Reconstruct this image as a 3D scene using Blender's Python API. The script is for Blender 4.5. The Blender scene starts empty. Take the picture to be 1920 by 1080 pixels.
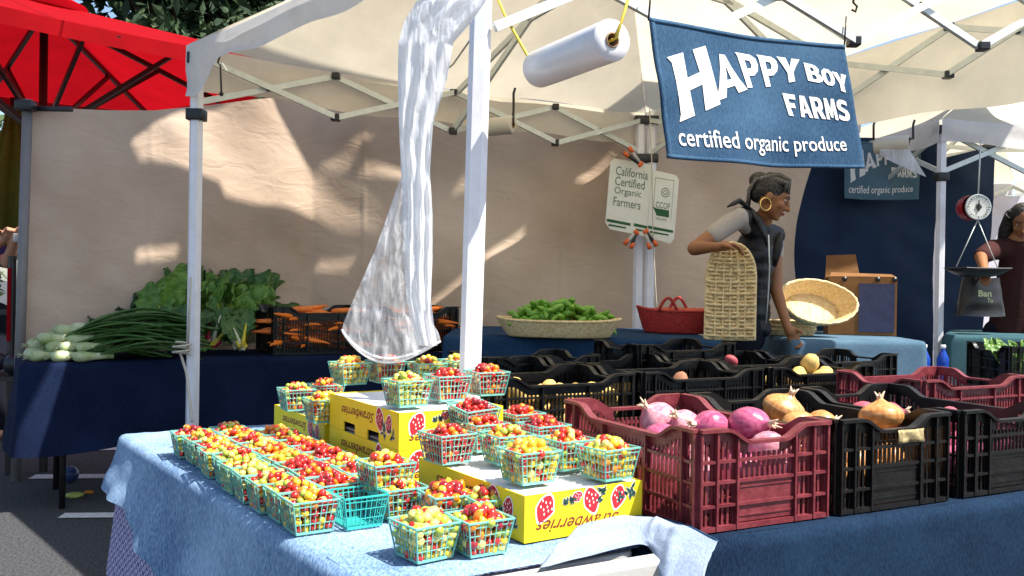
import bpy, bmesh, math, random
from mathutils import Vector, Matrix, Quaternion, noise
R = math.radians
rnd = random.Random(7)
SC = bpy.context.scene
COL = SC.collection
PI = math.pi

# ---------------------------------------------------------------- camera, sky, sun, exposure
CAMZ = 1.22
FPX, PITCH, ROLL = 1700.0, R(-0.2), R(0.9)
cam_data = bpy.data.cameras.new('camera')
cam = bpy.data.objects.new('camera', cam_data); COL.objects.link(cam)
cam_data.sensor_width = 36.0
cam_data.lens = 36.0 * FPX / 1920.0
cam_data.clip_end = 500; cam_data.clip_start = 0.02
fwd = Vector((0, math.cos(PITCH), math.sin(PITCH)))
up0 = Vector((0, -math.sin(PITCH), math.cos(PITCH))); rt0 = Vector((1, 0, 0))
rt = rt0 * math.cos(ROLL) + up0 * math.sin(ROLL)
up = up0 * math.cos(ROLL) - rt0 * math.sin(ROLL)
cam.matrix_world = Matrix(((rt.x, up.x, -fwd.x, 0), (rt.y, up.y, -fwd.y, 0), (rt.z, up.z, -fwd.z, CAMZ), (0, 0, 0, 1)))
SC.camera = cam

SUN_AZ, SUN_EL = R(-22), R(57)          # azimuth measured from +X towards +Y
to_sun = Vector((math.cos(SUN_EL) * math.cos(SUN_AZ), math.cos(SUN_EL) * math.sin(SUN_AZ), math.sin(SUN_EL)))
world = bpy.data.worlds.new('World'); SC.world = world; world.use_nodes = True
wn = world.node_tree.nodes; wl = world.node_tree.links
sky = wn.new('ShaderNodeTexSky'); sky.sky_type = 'NISHITA'; sky.sun_disc = False
sky.sun_elevation = SUN_EL; sky.sun_rotation = PI / 2 - SUN_AZ
wl.new(sky.outputs[0], wn['Background'].inputs[0]); wn['Background'].inputs[1].default_value = 0.10
sd = bpy.data.lights.new('sun', 'SUN'); sd.energy = 5.0; sd.angle = R(0.5); sd.color = (1.0, 0.95, 0.88)
so = bpy.data.objects.new('sun', sd); COL.objects.link(so)
so.rotation_euler = to_sun.to_track_quat('Z', 'Y').to_euler()
SC.view_settings.view_transform = 'Standard'; SC.view_settings.look = 'None'
SC.view_settings.exposure = 1.15; SC.view_settings.gamma = 1.0

# ---------------------------------------------------------------- helpers
def ray(px, py):
    return (fwd + rt * ((px - 960) / FPX) - up * ((py - 540) / FPX))
def W(px, py, D):                       # point seen at (px,py) at depth Y = D
    d = ray(px, py); k = D / d.y
    return Vector((d.x * k, D, CAMZ + d.z * k))
def G(px, py, z):                       # point seen at (px,py) on the level z
    d = ray(px, py); k = (z - CAMZ) / d.z
    return Vector((d.x * k, d.y * k, z))
def lerp(a, b, t): return a + (b - a) * t
def sstep(t): t = max(0, min(1, t)); return t * t * (3 - 2 * t)
def nz(x, y, z=0, s=1): return noise.noise(Vector((x * s, y * s, z * s)))

MATS = {}
def mat(name, col, rough=0.7, spec=0.3, var=0.0, vscale=8, bump=0.0, bscale=60, trans=0.0, metal=0.0, col2=None, coat=0, sheen=0, sss=0, wave=None, detail=4, stretch=None):
    if name in MATS: return MATS[name]
    m = bpy.data.materials.new(name); m.use_nodes = True
    nt = m.node_tree; n = nt.nodes; l = nt.links
    b = n['Principled BSDF']; out = n['Material Output']
    b.inputs['Roughness'].default_value = rough
    b.inputs['Specular IOR Level'].default_value = spec
    b.inputs['Metallic'].default_value = metal
    b.inputs['Coat Weight'].default_value = coat
    if sss: b.inputs['Subsurface Weight'].default_value = sss; b.inputs['Subsurface Scale'].default_value = 0.004
    c = (col[0], col[1], col[2], 1)
    b.inputs['Base Color'].default_value = c
    tc = n.new('ShaderNodeTexCoord'); src = tc.outputs['Object']
    if stretch:
        mp = n.new('ShaderNodeMapping'); mp.inputs['Scale'].default_value = stretch
        l.new(src, mp.inputs['Vector']); src = mp.outputs[0]
    colout = None
    if var > 0 or col2:
        t = n.new('ShaderNodeTexNoise'); t.inputs['Scale'].default_value = vscale; t.inputs['Detail'].default_value = detail
        t.inputs['Roughness'].default_value = 0.65
        l.new(src, t.inputs['Vector'])
        r = n.new('ShaderNodeValToRGB'); l.new(t.outputs[0], r.inputs[0])
        r.color_ramp.elements[0].position = 0.3; r.color_ramp.elements[1].position = 0.72
        if col2: c2 = (col2[0], col2[1], col2[2], 1); r.color_ramp.elements[0].color = c; r.color_ramp.elements[1].color = c2
        else:
            r.color_ramp.elements[0].color = tuple(x * (1 - var) for x in c[:3]) + (1,)
            r.color_ramp.elements[1].color = tuple(min(1, x * (1 + var)) for x in c[:3]) + (1,)
        l.new(r.outputs[0], b.inputs['Base Color']); colout = r.outputs[0]
    if bump > 0:
        t2 = n.new('ShaderNodeTexNoise'); t2.inputs['Scale'].default_value = bscale; t2.inputs['Detail'].default_value = 5
        l.new(src, t2.inputs['Vector'])
        bp = n.new('ShaderNodeBump'); bp.inputs['Strength'].default_value = bump; bp.inputs['Distance'].default_value = 0.02
        l.new(t2.outputs[0], bp.inputs['Height']); l.new(bp.outputs[0], b.inputs['Normal'])
    if trans > 0:
        tr = n.new('ShaderNodeBsdfTranslucent'); tr.inputs[0].default_value = c
        if colout: l.new(colout, tr.inputs[0])
        mx = n.new('ShaderNodeMixShader'); mx.inputs[0].default_value = trans
        l.new(b.outputs[0], mx.inputs[1]); l.new(tr.outputs[0], mx.inputs[2]); l.new(mx.outputs[0], out.inputs[0])
    MATS[name] = m
    return m

def denim_mat(name, c1, c2, scale=1.0):
    m = bpy.data.materials.new(name); m.use_nodes = True
    nt = m.node_tree; n = nt.nodes; l = nt.links; b = n['Principled BSDF']
    b.inputs['Roughness'].default_value = 0.95; b.inputs['Specular IOR Level'].default_value = 0.1
    tc = n.new('ShaderNodeTexCoord')
    t1 = n.new('ShaderNodeTexNoise'); t1.inputs['Scale'].default_value = 3.0 * scale; t1.inputs['Detail'].default_value = 6
    l.new(tc.outputs['Object'], t1.inputs[0])
    mp = n.new('ShaderNodeMapping'); mp.inputs['Scale'].default_value = (260, 90, 90); mp.inputs['Rotation'].default_value = (0.4, 0.5, 0.8)
    l.new(tc.outputs['Object'], mp.inputs[0])
    t2 = n.new('ShaderNodeTexNoise'); t2.inputs['Scale'].default_value = 1.0 * scale; t2.inputs['Detail'].default_value = 3
    l.new(mp.outputs[0], t2.inputs[0])
    ad = n.new('ShaderNodeMath'); ad.operation = 'MULTIPLY_ADD'; ad.inputs[1].default_value = 0.55
    l.new(t1.outputs[0], ad.inputs[0])
    m2 = n.new('ShaderNodeMath'); m2.operation = 'MULTIPLY'; m2.inputs[1].default_value = 0.5
    l.new(t2.outputs[0], m2.inputs[0]); l.new(m2.outputs[0], ad.inputs[2])
    r = n.new('ShaderNodeValToRGB'); r.color_ramp.elements[0].position = 0.38; r.color_ramp.elements[1].position = 0.68
    r.color_ramp.elements[0].color = (*c1, 1); r.color_ramp.elements[1].color = (*c2, 1)
    l.new(ad.outputs[0], r.inputs[0]); l.new(r.outputs[0], b.inputs['Base Color'])
    bp = n.new('ShaderNodeBump'); bp.inputs['Strength'].default_value = 0.25; bp.inputs['Distance'].default_value = 0.003
    l.new(t2.outputs[0], bp.inputs['Height']); l.new(bp.outputs[0], b.inputs['Normal'])
    MATS[name] = m
    return m

class MB:
    def __init__(s): s.v = []; s.f = []; s.mi = []; s.cur = 0
    def add(s, vs, fs):
        o = len(s.v); s.v += [Vector(v) for v in vs]
        for f in fs: s.f.append([i + o for i in f]); s.mi.append(s.cur)
    def box(s, c, size, M=None):
        x, y, z = size[0] / 2, size[1] / 2, size[2] / 2
        vs = [Vector((a * x, b * y, d * z)) for d in (-1, 1) for b in (-1, 1) for a in (-1, 1)]
        if M is not None: vs = [M @ v for v in vs]
        vs = [v + Vector(c) for v in vs]
        s.add(vs, [(0, 2, 3, 1), (4, 5, 7, 6), (0, 1, 5, 4), (2, 6, 7, 3), (0, 4, 6, 2), (1, 3, 7, 5)])
    def bar(s, p, q, w, h=None, upv=(0, 0, 1)):
        p = Vector(p); q = Vector(q); h = h or w; d = q - p
        if d.length < 1e-6: return
        d.normalize(); u = Vector(upv)
        sd_ = d.cross(u)
        if sd_.length < 1e-3: sd_ = d.cross(Vector((1, 0, 0)))
        sd_.normalize(); u = sd_.cross(d)
        vs = []
        for e in (p, q):
            for a, b in ((-1, -1), (1, -1), (1, 1), (-1, 1)): vs.append(e + sd_ * (a * w / 2) + u * (b * h / 2))
        s.add(vs, [(0, 1, 2, 3), (7, 6, 5, 4), (0, 4, 5, 1), (1, 5, 6, 2), (2, 6, 7, 3), (3, 7, 4, 0)])
    def tube(s, pts, r, n=8, cap=True, flat=1.0):
        pts = [Vector(p) for p in pts]; N = len(pts)
        rs = r if isinstance(r, (list, tuple)) else [r] * N
        o = len(s.v); pu = None
        for i, p in enumerate(pts):
            d = (pts[min(i + 1, N - 1)] - pts[max(i - 1, 0)])
            if d.length < 1e-9: d = Vector((0, 0, 1))
            d.normalize()
            if pu is None:
                pu = d.cross(Vector((0, 0, 1)))
                if pu.length < 0.1: pu = d.cross(Vector((0, 1, 0)))
            pu = (pu - d * pu.dot(d)).normalized(); w = d.cross(pu)
            for k in range(n):
                a = 2 * PI * k / n
                s.v.append(p + pu * (math.cos(a) * rs[i]) + w * (math.sin(a) * rs[i] * flat))
        for i in range(N - 1):
            for k in range(n):
                s.f.append([o + i * n + k, o + i * n + (k + 1) % n, o + (i + 1) * n + (k + 1) % n, o + (i + 1) * n + k]); s.mi.append(s.cur)
        if cap:
            s.f.append([o + k for k in reversed(range(n))]); s.mi.append(s.cur)
            s.f.append([o + (N - 1) * n + k for k in range(n)]); s.mi.append(s.cur)
    def sphere(s, c, r, nu=12, nv=8, M=None, fn=None):
        rr = Vector(r) if hasattr(r, '__len__') else Vector((r, r, r)); c = Vector(c)
        o = len(s.v)
        for j in range(nv + 1):
            th = PI * j / nv
            for k in range(nu):
                a = 2 * PI * k / nu
                p = Vector((math.sin(th) * math.cos(a), math.sin(th) * math.sin(a), math.cos(th)))
                if fn: p = fn(p)
                p = Vector((p.x * rr.x, p.y * rr.y, p.z * rr.z))
                if M is not None: p = M @ p
                s.v.append(c + p)
        for j in range(nv):
            for k in range(nu):
                a, b = o + j * nu + k, o + j * nu + (k + 1) % nu
                c_, d = o + (j + 1) * nu + (k + 1) % nu, o + (j + 1) * nu + k
                s.f.append([d, c_, b, a]); s.mi.append(s.cur)
    def lathe(s, prof, c=(0, 0, 0), n=24, M=None):
        c = Vector(c); o = len(s.v); N = len(prof)
        for r, z in prof:
            for k in range(n):
                a = 2 * PI * k / n; p = Vector((r * math.cos(a), r * math.sin(a), z))
                if M is not None: p = M @ p
                s.v.append(c + p)
        for i in range(N - 1):
            for k in range(n):
                s.f.append([o + i * n + k, o + i * n + (k + 1) % n, o + (i + 1) * n + (k + 1) % n, o + (i + 1) * n + k]); s.mi.append(s.cur)
    def grid(s, fn, nu, nv, closed=False):
        o = len(s.v)
        for j in range(nv + 1):
            for i in range(nu + 1): s.v.append(Vector(fn(i / nu, j / nv)))
        for j in range(nv):
            for i in range(nu):
                a = o + j * (nu + 1) + i
                s.f.append([a, a + 1, a + nu + 2, a + nu + 1]); s.mi.append(s.cur)
    def poly(s, pts): s.add(pts, [list(range(len(pts)))])
    def prism(s, pts, d):
        n = len(pts); d = Vector(d); pts = [Vector(p) for p in pts]
        s.add(pts + [p + d for p in pts], [list(range(n))[::-1], [n + i for i in range(n)]] + [[i, (i + 1) % n, n + (i + 1) % n, n + i] for i in range(n)])
    def mesh(s, name, mats, smooth=True, merge=False):
        me = bpy.data.meshes.new(name)
        me.from_pydata([tuple(v) for v in s.v], [], s.f)
        for m in (mats if isinstance(mats, (list, tuple)) else [mats]): me.materials.append(m)
        me.polygons.foreach_set('material_index', s.mi)
        me.polygons.foreach_set('use_smooth', [smooth] * len(me.polygons))
        me.validate(); me.update()
        return me
    def build(s, name, mats, parent=None, smooth=True, solid=0, sub=0, bevel=0):
        o = bpy.data.objects.new(name, s.mesh(name, mats, smooth)); COL.objects.link(o)
        if solid: md = o.modifiers.new('solid', 'SOLIDIFY'); md.thickness = solid; md.offset = 0
        if bevel: md = o.modifiers.new('bevel', 'BEVEL'); md.width = bevel; md.segments = 2; md.limit_method = 'ANGLE'
        if sub: md = o.modifiers.new('sub', 'SUBSURF'); md.levels = sub; md.render_levels = sub
        if parent is not None: attach(o, parent)
        return o

def attach(o, parent):
    o.parent = parent
    base = parent
    loc = Vector((0, 0, 0))
    while base is not None:
        loc += base.location if base.get('_e') else Vector((0, 0, 0)); base = base.parent
    if loc.length > 0 and parent.get('_e'): o.matrix_parent_inverse = Matrix.Translation(-loc)

def tag(o, label=None, cat=None, group=None, kind=None):
    if label: o['label'] = label
    if cat: o['category'] = cat
    if group: o['group'] = group
    if kind: o['kind'] = kind
    return o
def thing(name, label, cat, loc=(0, 0, 0), group=None):
    o = bpy.data.objects.new(name, None); COL.objects.link(o); o.location = loc; o.empty_display_size = 0.1
    if Vector(loc).length > 0: o['_e'] = 1
    return tag(o, label, cat, group)
def copy_tree(o, parent=None):
    c = o.copy(); COL.objects.link(c)
    if parent is not None: c.parent = parent
    for ch in list(o.children): copy_tree(ch, c)
    return c
def place(o, loc, rz=0, rx=0, ry=0):
    o.location = loc; o.rotation_euler = (rx, ry, rz); return o

def text2d(body, bold=0.0, shear=0.0, spacing=1.0):
    cu = bpy.data.curves.new('t', 'FONT'); cu.body = body; cu.offset = bold; cu.shear = shear; cu.space_character = spacing
    cu.resolution_u = 3; cu.fill_mode = 'FRONT'
    ob = bpy.data.objects.new('t', cu); COL.objects.link(ob)
    dg = bpy.context.evaluated_depsgraph_get()
    me = bpy.data.meshes.new_from_object(ob.evaluated_get(dg))
    vs = [Vector(v.co) for v in me.vertices]; fs = [list(p.vertices) for p in me.polygons]
    bpy.data.objects.remove(ob); bpy.data.curves.remove(cu); bpy.data.meshes.remove(me)
    x0 = min(v.x for v in vs); x1 = max(v.x for v in vs); y0 = min(v.y for v in vs); y1 = max(v.y for v in vs)
    return [((v.x - x0) / (x1 - x0), (v.y - y0) / (y1 - y0)) for v in vs], fs
def put_text(mb, body, fn, bold=0.0, shear=0.0, spacing=1.0):
    uv, fs = text2d(body, bold, shear, spacing); mb.add([fn(u, v) for u, v in uv], fs)

def blob(name, spheres, m, parent=None, voxel=0.008, smooth=6):
    """one continuous surface grown round a set of tapering limbs"""
    mb = MB()
    for (c, r, M) in spheres: mb.sphere(c, r, 14, 10, M)
    o = mb.build(name, m)
    md = o.modifiers.new('r', 'REMESH'); md.mode = 'VOXEL'; md.voxel_size = voxel
    ms = o.modifiers.new('s', 'SMOOTH'); ms.iterations = smooth; ms.factor = 0.5
    dg = bpy.context.evaluated_depsgraph_get()
    me = bpy.data.meshes.new_from_object(o.evaluated_get(dg))
    o.modifiers.clear(); o.data = me
    me.materials.clear(); me.materials.append(m)
    me.polygons.foreach_set('use_smooth', [True] * len(me.polygons))
    if parent is not None: attach(o, parent)
    return o
def limb(pts, rs, flat=None, M=None):
    out = []
    pts = [Vector(p) for p in pts]
    for i in range(len(pts) - 1):
        L = (pts[i + 1] - pts[i]).length; st = max(2, int(L / (0.35 * min(rs[i], rs[i + 1])) + 1))
        for k in range(st + 1):
            t = k / st; r = lerp(rs[i], rs[i + 1], t)
            out.append((pts[i].lerp(pts[i + 1], t), (r, r * flat, r) if flat else r, M))
    return out

# ---------------------------------------------------------------- materials
asphalt = mat('asphalt', (0.02, 0.02, 0.023), 0.95, 0.2, col2=(0.13, 0.13, 0.135), vscale=75, bump=0.9, bscale=130)
paint = mat('road paint', (0.62, 0.62, 0.6), 0.85, 0.2, var=0.25, vscale=40, bump=0.2)
canvas = mat('cream canvas', (0.84, 0.75, 0.57), 0.9, 0.1, var=0.12, vscale=2.5, bump=0.3, bscale=7, trans=0.47)
whitecanvas = mat('white canvas', (0.80, 0.77, 0.74), 0.9, 0.1, var=0.08, vscale=5, bump=0.25, bscale=9, trans=0.35)
alu = mat('painted aluminium', (0.62, 0.66, 0.62), 0.4, 0.5, var=0.1, vscale=20, metal=0.2)
whitepole = mat('white enamel', (0.80, 0.80, 0.84), 0.35, 0.5, var=0.08, vscale=12)
blackpl = mat('black plastic', (0.012, 0.012, 0.013), 0.4, 0.5, var=0.3, vscale=30)
cratebl = mat('dusty black plastic', (0.0025, 0.0025, 0.003), 0.36, 0.4, col2=(0.009, 0.008, 0.0075), vscale=18, bump=0.1, bscale=40)
cratered = mat('maroon plastic', (0.11, 0.011, 0.018), 0.38, 0.5, col2=(0.21, 0.038, 0.044), vscale=26, bump=0.12, bscale=40)
teal = mat('turquoise plastic', (0.30, 0.70, 0.61), 0.25, 0.5, trans=0.4)
tealbright = mat('bright turquoise plastic', (0.06, 0.60, 0.54), 0.3, 0.5, trans=0.3)
yellowbox = mat('yellow card', (0.82, 0.62, 0.015), 0.6, 0.3, var=0.06, vscale=10, bump=0.03)
whitecard = mat('white card', (0.78, 0.77, 0.75), 0.8, 0.2, var=0.06, vscale=9)
innercard = mat('grey card', (0.22, 0.20, 0.18), 0.9, 0.1, var=0.2)
redink = mat('red ink', (0.48, 0.02, 0.03), 0.6, 0.3, var=0.25, vscale=60)
darkink = mat('dark green ink', (0.02, 0.06, 0.05), 0.6, 0.3)
whiteink = mat('white ink', (0.85, 0.85, 0.83), 0.6, 0.3)
brownink = mat('brown red ink', (0.22, 0.045, 0.015), 0.6, 0.3, var=0.2, vscale=40)
denim_light = denim_mat('washed denim', (0.07, 0.145, 0.27), (0.34, 0.47, 0.62), .8)
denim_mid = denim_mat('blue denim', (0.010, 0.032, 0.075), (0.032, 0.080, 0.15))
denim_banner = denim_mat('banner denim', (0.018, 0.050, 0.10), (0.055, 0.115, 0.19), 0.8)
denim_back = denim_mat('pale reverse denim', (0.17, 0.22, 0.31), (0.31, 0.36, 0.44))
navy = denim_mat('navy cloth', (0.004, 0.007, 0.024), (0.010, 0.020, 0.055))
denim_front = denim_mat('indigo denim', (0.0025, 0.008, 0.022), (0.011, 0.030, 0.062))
navytarp = mat('navy tarp', (0.012, 0.026, 0.06), 0.8, 0.2, col2=(0.02, 0.04, 0.085), vscale=3, bump=0.3, bscale=5)
tablegreen = denim_mat('blue green cloth', (0.03, 0.075, 0.09), (0.06, 0.13, 0.15))
redfab = mat('red canvas', (0.40, 0.004, 0.009), 0.85, 0.1, var=0.12, vscale=4, trans=0.42)
darkmetal = mat('dark metal', (0.015, 0.013, 0.014), 0.4, 0.5)
wicker = mat('wicker', (0.66, 0.44, 0.17), 0.65, 0.3, col2=(0.90, 0.74, 0.44), vscale=60, bump=0.5, bscale=110)
redwicker = mat('red wicker', (0.38, 0.02, 0.02), 0.5, 0.4, col2=(0.55, 0.05, 0.04), vscale=40, bump=0.4, bscale=90)
kraft = mat('brown cardboard', (0.20, 0.095, 0.035), 0.85, 0.15, var=0.15, vscale=12)
blueprint = mat('blue print', (0.045, 0.05, 0.10), 0.7, 0.2, var=0.2, vscale=20)
rope = mat('rope', (0.6, 0.56, 0.45), 0.9, 0.1, bump=0.5, bscale=200)
yrope = mat('yellow rope', (0.72, 0.55, 0.08), 0.7, 0.2)
orangepl = mat('orange plastic', (0.70, 0.12, 0.02), 0.4, 0.5)
filmroll = mat('film roll', (0.78, 0.78, 0.80), 0.25, 0.5, var=0.05, trans=0.1)
creamroll = mat('cream roll', (0.70, 0.66, 0.55), 0.4, 0.4, trans=0.1)
cardcore = mat('card core', (0.36, 0.24, 0.15), 0.9, 0.1)
skin_b = mat('brown skin', (0.30, 0.125, 0.050), 0.5, 0.4, var=0.08, vscale=25, sss=0.1)
skin_p = mat('light skin', (0.50, 0.26, 0.16), 0.5, 0.4, sss=0.1)
hairm = mat('braided dark hair', (0.006, 0.005, 0.005), 0.5, 0.4, col2=(0.05, 0.042, 0.036), vscale=55, bump=0.5, bscale=70)
hairplain = mat('dark hair', (0.014, 0.009, 0.007), 0.45, 0.5, var=0.3, vscale=60, bump=0.5, bscale=60)
shirtg = mat('pale grey knit', (0.40, 0.36, 0.32), 0.9, 0.1, bump=0.3, bscale=120)
vestm = mat('black quilted vest', (0.006, 0.006, 0.008), 0.5, 0.4, col2=(0.014, 0.014, 0.018), vscale=20, bump=0.4, bscale=25)
gold = mat('gold', (0.80, 0.52, 0.16), 0.25, 0.5, metal=0.9)
eyew = mat('eye white', (0.7, 0.68, 0.64), 0.3, 0.5)
eyed = mat('eye dark', (0.01, 0.007, 0.006), 0.2, 0.6)
lipm = mat('lips', (0.22, 0.06, 0.045), 0.4, 0.4)
brownshirt = mat('maroon brown shirt', (0.055, 0.020, 0.018), 0.9, 0.1, bump=0.2)
jeansm = mat('dark trousers', (0.012, 0.014, 0.022), 0.9, 0.1)
bluejacket = mat('blue jacket', (0.012, 0.02, 0.09), 0.8, 0.2)
leafdk = mat('dark leaf', (0.026, 0.085, 0.014), 0.35, 0.5, col2=(0.11, 0.23, 0.04), vscale=25, bump=0.5, bscale=60, trans=0.2)
leafmid = mat('chard leaf', (0.075, 0.20, 0.018), 0.35, 0.5, col2=(0.24, 0.42, 0.07), vscale=25, bump=0.5, bscale=60, trans=0.25)
leafblue = mat('kale leaf', (0.018, 0.07, 0.028), 0.6, 0.3, col2=(0.05, 0.13, 0.055), vscale=50, bump=0.8, bscale=80, trans=0.15)
stemw = mat('white stem', (0.62, 0.62, 0.40), 0.5, 0.4, var=0.15, vscale=30)
stemy = mat('yellow stem', (0.68, 0.55, 0.05), 0.5, 0.4)
stemr = mat('red stem', (0.40, 0.02, 0.04), 0.4, 0.4, var=0.2)
leekw = mat('leek white', (0.20, 0.30, 0.08), 0.42, 0.45, col2=(0.58, 0.60, 0.40), vscale=14)
leekg = mat('leek green', (0.035, 0.10, 0.025), 0.45, 0.4, col2=(0.12, 0.24, 0.06), vscale=30, bump=0.2)
carrot = mat('carrot', (0.80, 0.19, 0.02), 0.5, 0.4, var=0.2, vscale=30)
pepperm = mat('green pepper', (0.08, 0.24, 0.018), 0.3, 0.5, col2=(0.24, 0.46, 0.045), vscale=20)
onionm = mat('red onion', (0.30, 0.018, 0.085), 0.3, 0.5, col2=(0.56, 0.15, 0.25), vscale=110, stretch=(1, 1, 0.10))
onionlight = mat('pale red onion', (0.42, 0.07, 0.15), 0.45, 0.4, col2=(0.66, 0.40, 0.40), vscale=95, stretch=(1, 1, 0.12))
oniony = mat('brown onion', (0.40, 0.14, 0.025), 0.35, 0.5, col2=(0.66, 0.36, 0.13), vscale=90, stretch=(1, 1, 0.10))
onionskin = mat('dry onion skin', (0.68, 0.50, 0.34), 0.7, 0.2, var=0.2)
potato = mat('yellow potato', (0.62, 0.42, 0.13), 0.7, 0.3, var=0.15, vscale=25, bump=0.2)
slabm = mat('white table plastic', (0.46, 0.45, 0.42), 0.5, 0.4, var=0.05, vscale=6, bump=0.05)
tom = {
 'red': mat('red tomato', (0.52, 0.022, 0.012), 0.18, 0.55, var=0.25, vscale=12, coat=0.4),
 'dark red': mat('dark red tomato', (0.28, 0.012, 0.018), 0.18, 0.55, var=0.25, vscale=12, coat=0.4),
 'orange': mat('orange tomato', (0.78, 0.22, 0.008), 0.18, 0.55, var=0.18, vscale=12, coat=0.4),
 'yellow': mat('yellow tomato', (0.80, 0.50, 0.03), 0.18, 0.55, var=0.15, vscale=12, coat=0.4),
 'pale yellow': mat('pale yellow tomato', (0.72, 0.60, 0.16), 0.18, 0.55, var=0.15, vscale=12, coat=0.4),
 'green': mat('green tomato', (0.38, 0.44, 0.05), 0.18, 0.55, var=0.2, vscale=12, coat=0.4)}

def film_mat(name, opac, tint=(0.9, 0.92, 0.95), vary=.28, sc=(2.2, 1, 0.7), nscale=9):
    m = bpy.data.materials.new(name); m.use_nodes = True
    n = m.node_tree.nodes; l = m.node_tree.links; b = n['Principled BSDF']; out = n['Material Output']
    b.inputs['Base Color'].default_value = (*tint, 1); b.inputs['Roughness'].default_value = 0.18; b.inputs['Specular IOR Level'].default_value = 0.6
    tc = n.new('ShaderNodeTexCoord'); t = n.new('ShaderNodeTexNoise'); t.inputs['Scale'].default_value = nscale; t.inputs['Detail'].default_value = 8; t.inputs['Distortion'].default_value = .6
    mp = n.new('ShaderNodeMapping'); mp.inputs['Rotation'].default_value = (0, 0.5, 0); mp.inputs['Scale'].default_value = sc
    l.new(tc.outputs['Object'], mp.inputs[0]); l.new(mp.outputs[0], t.inputs[0])
    r = n.new('ShaderNodeValToRGB'); r.color_ramp.elements[0].position = 0.42; r.color_ramp.elements[1].position = 0.62
    a0 = max(0, opac - vary); a1 = min(1, opac + vary)
    r.color_ramp.elements[0].color = (a0, a0, a0, 1); r.color_ramp.elements[1].color = (a1, a1, a1, 1); l.new(t.outputs[0], r.inputs[0])
    bp = n.new('ShaderNodeBump'); bp.inputs['Strength'].default_value = 0.7; bp.inputs['Distance'].default_value = 0.02
    l.new(t.outputs[0], bp.inputs['Height']); l.new(bp.outputs[0], b.inputs['Normal'])
    tl = n.new('ShaderNodeBsdfTranslucent'); tl.inputs[0].default_value = (*tint, 1)
    m1 = n.new('ShaderNodeMixShader'); m1.inputs[0].default_value = 0.45
    l.new(b.outputs[0], m1.inputs[1]); l.new(tl.outputs[0], m1.inputs[2])
    tp = n.new('ShaderNodeBsdfTransparent'); m2 = n.new('ShaderNodeMixShader')
    l.new(r.outputs[0], m2.inputs[0]); l.new(tp.outputs[0], m2.inputs[1]); l.new(m1.outputs[0], m2.inputs[2]); l.new(m2.outputs[0], out.inputs[0])
    MATS[name] = m
    return m
film_w = film_mat('milky film', 0.80, vary=.07, sc=(7, 7, .8), nscale=7); film_c = film_mat('clear film', 0.34, vary=.15, sc=(5, 3, 1.6), nscale=9)

def tarp_mat():
    m = bpy.data.materials.new('tan tarp'); m.use_nodes = True
    n = m.node_tree.nodes; l = m.node_tree.links; b = n['Principled BSDF']; out = n['Material Output']
    b.inputs['Roughness'].default_value = 0.5; b.inputs['Specular IOR Level'].default_value = 0.35
    tc = n.new('ShaderNodeTexCoord')
    t = n.new('ShaderNodeTexNoise'); t.inputs['Scale'].default_value = 1.1; t.inputs['Detail'].default_value = 8; l.new(tc.outputs['Object'], t.inputs[0])
    r = n.new('ShaderNodeValToRGB'); r.color_ramp.elements[0].position = 0.3; r.color_ramp.elements[1].position = 0.7
    r.color_ramp.elements[0].color = (0.44, 0.315, 0.215, 1); r.color_ramp.elements[1].color = (0.72, 0.57, 0.435, 1); l.new(t.outputs[0], r.inputs[0])
    l.new(r.outputs[0], b.inputs['Base Color'])
    mp = n.new('ShaderNodeMapping'); mp.inputs['Scale'].default_value = (1.0, 1.0, 2.0); mp.inputs['Rotation'].default_value = (0, -0.6, 0); l.new(tc.outputs['Object'], mp.inputs[0])
    t2 = n.new('ShaderNodeTexNoise'); t2.inputs['Scale'].default_value = 4.5; t2.inputs['Detail'].default_value = 10; t2.inputs['Roughness'].default_value = 0.55; t2.inputs['Distortion'].default_value = 1.2
    l.new(mp.outputs[0], t2.inputs[0])
    bp = n.new('ShaderNodeBump'); bp.inputs['Strength'].default_value = 0.45; bp.inputs['Distance'].default_value = 0.016
    l.new(t2.outputs[0], bp.inputs['Height']); l.new(bp.outputs[0], b.inputs['Normal'])
    tr = n.new('ShaderNodeBsdfTranslucent'); l.new(r.outputs[0], tr.inputs[0]); l.new(bp.outputs[0], tr.inputs['Normal'])
    mx = n.new('ShaderNodeMixShader'); mx.inputs[0].default_value = 0.12
    l.new(b.outputs[0], mx.inputs[1]); l.new(tr.outputs[0], mx.inputs[2]); l.new(mx.outputs[0], out.inputs[0])
    return m
tarpm = tarp_mat()

# ---------------------------------------------------------------- ground
g = MB(); g.grid(lambda u, v: (lerp(-150, 150, u), lerp(-40, 300, v), 0), 4, 4)
tag(g.build('ground', asphalt, smooth=False), kind='structure')
def stripe(p, q, w):
    mb = MB(); p = Vector(p); q = Vector(q); d = (q - p).normalized(); s_ = Vector((-d.y, d.x, 0)) * (w / 2)
    mb.poly([p + s_, p - s_, q - s_, q + s_]); o = mb.build('parking_line', paint, smooth=False); o.location.z = 0.005
    tag(o, kind='structure')
stripe(G(20, 848, 0), G(330, 838, 0), 0.12)
stripe(G(60, 895, 0), G(330, 893, 0), 0.12)
stripe(G(115, 968, 0), G(330, 966, 0), 0.10)
for yy, x0, x1 in ((700, -60, 60), (727, -60, 60), (775, -60, 36), (640, -80, 70), (600, -80, 70), (575, -90, 90)):
    stripe(G(x0, yy, 0), G(x1, yy, 0), 0.14 if yy > 690 else 0.3)
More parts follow.
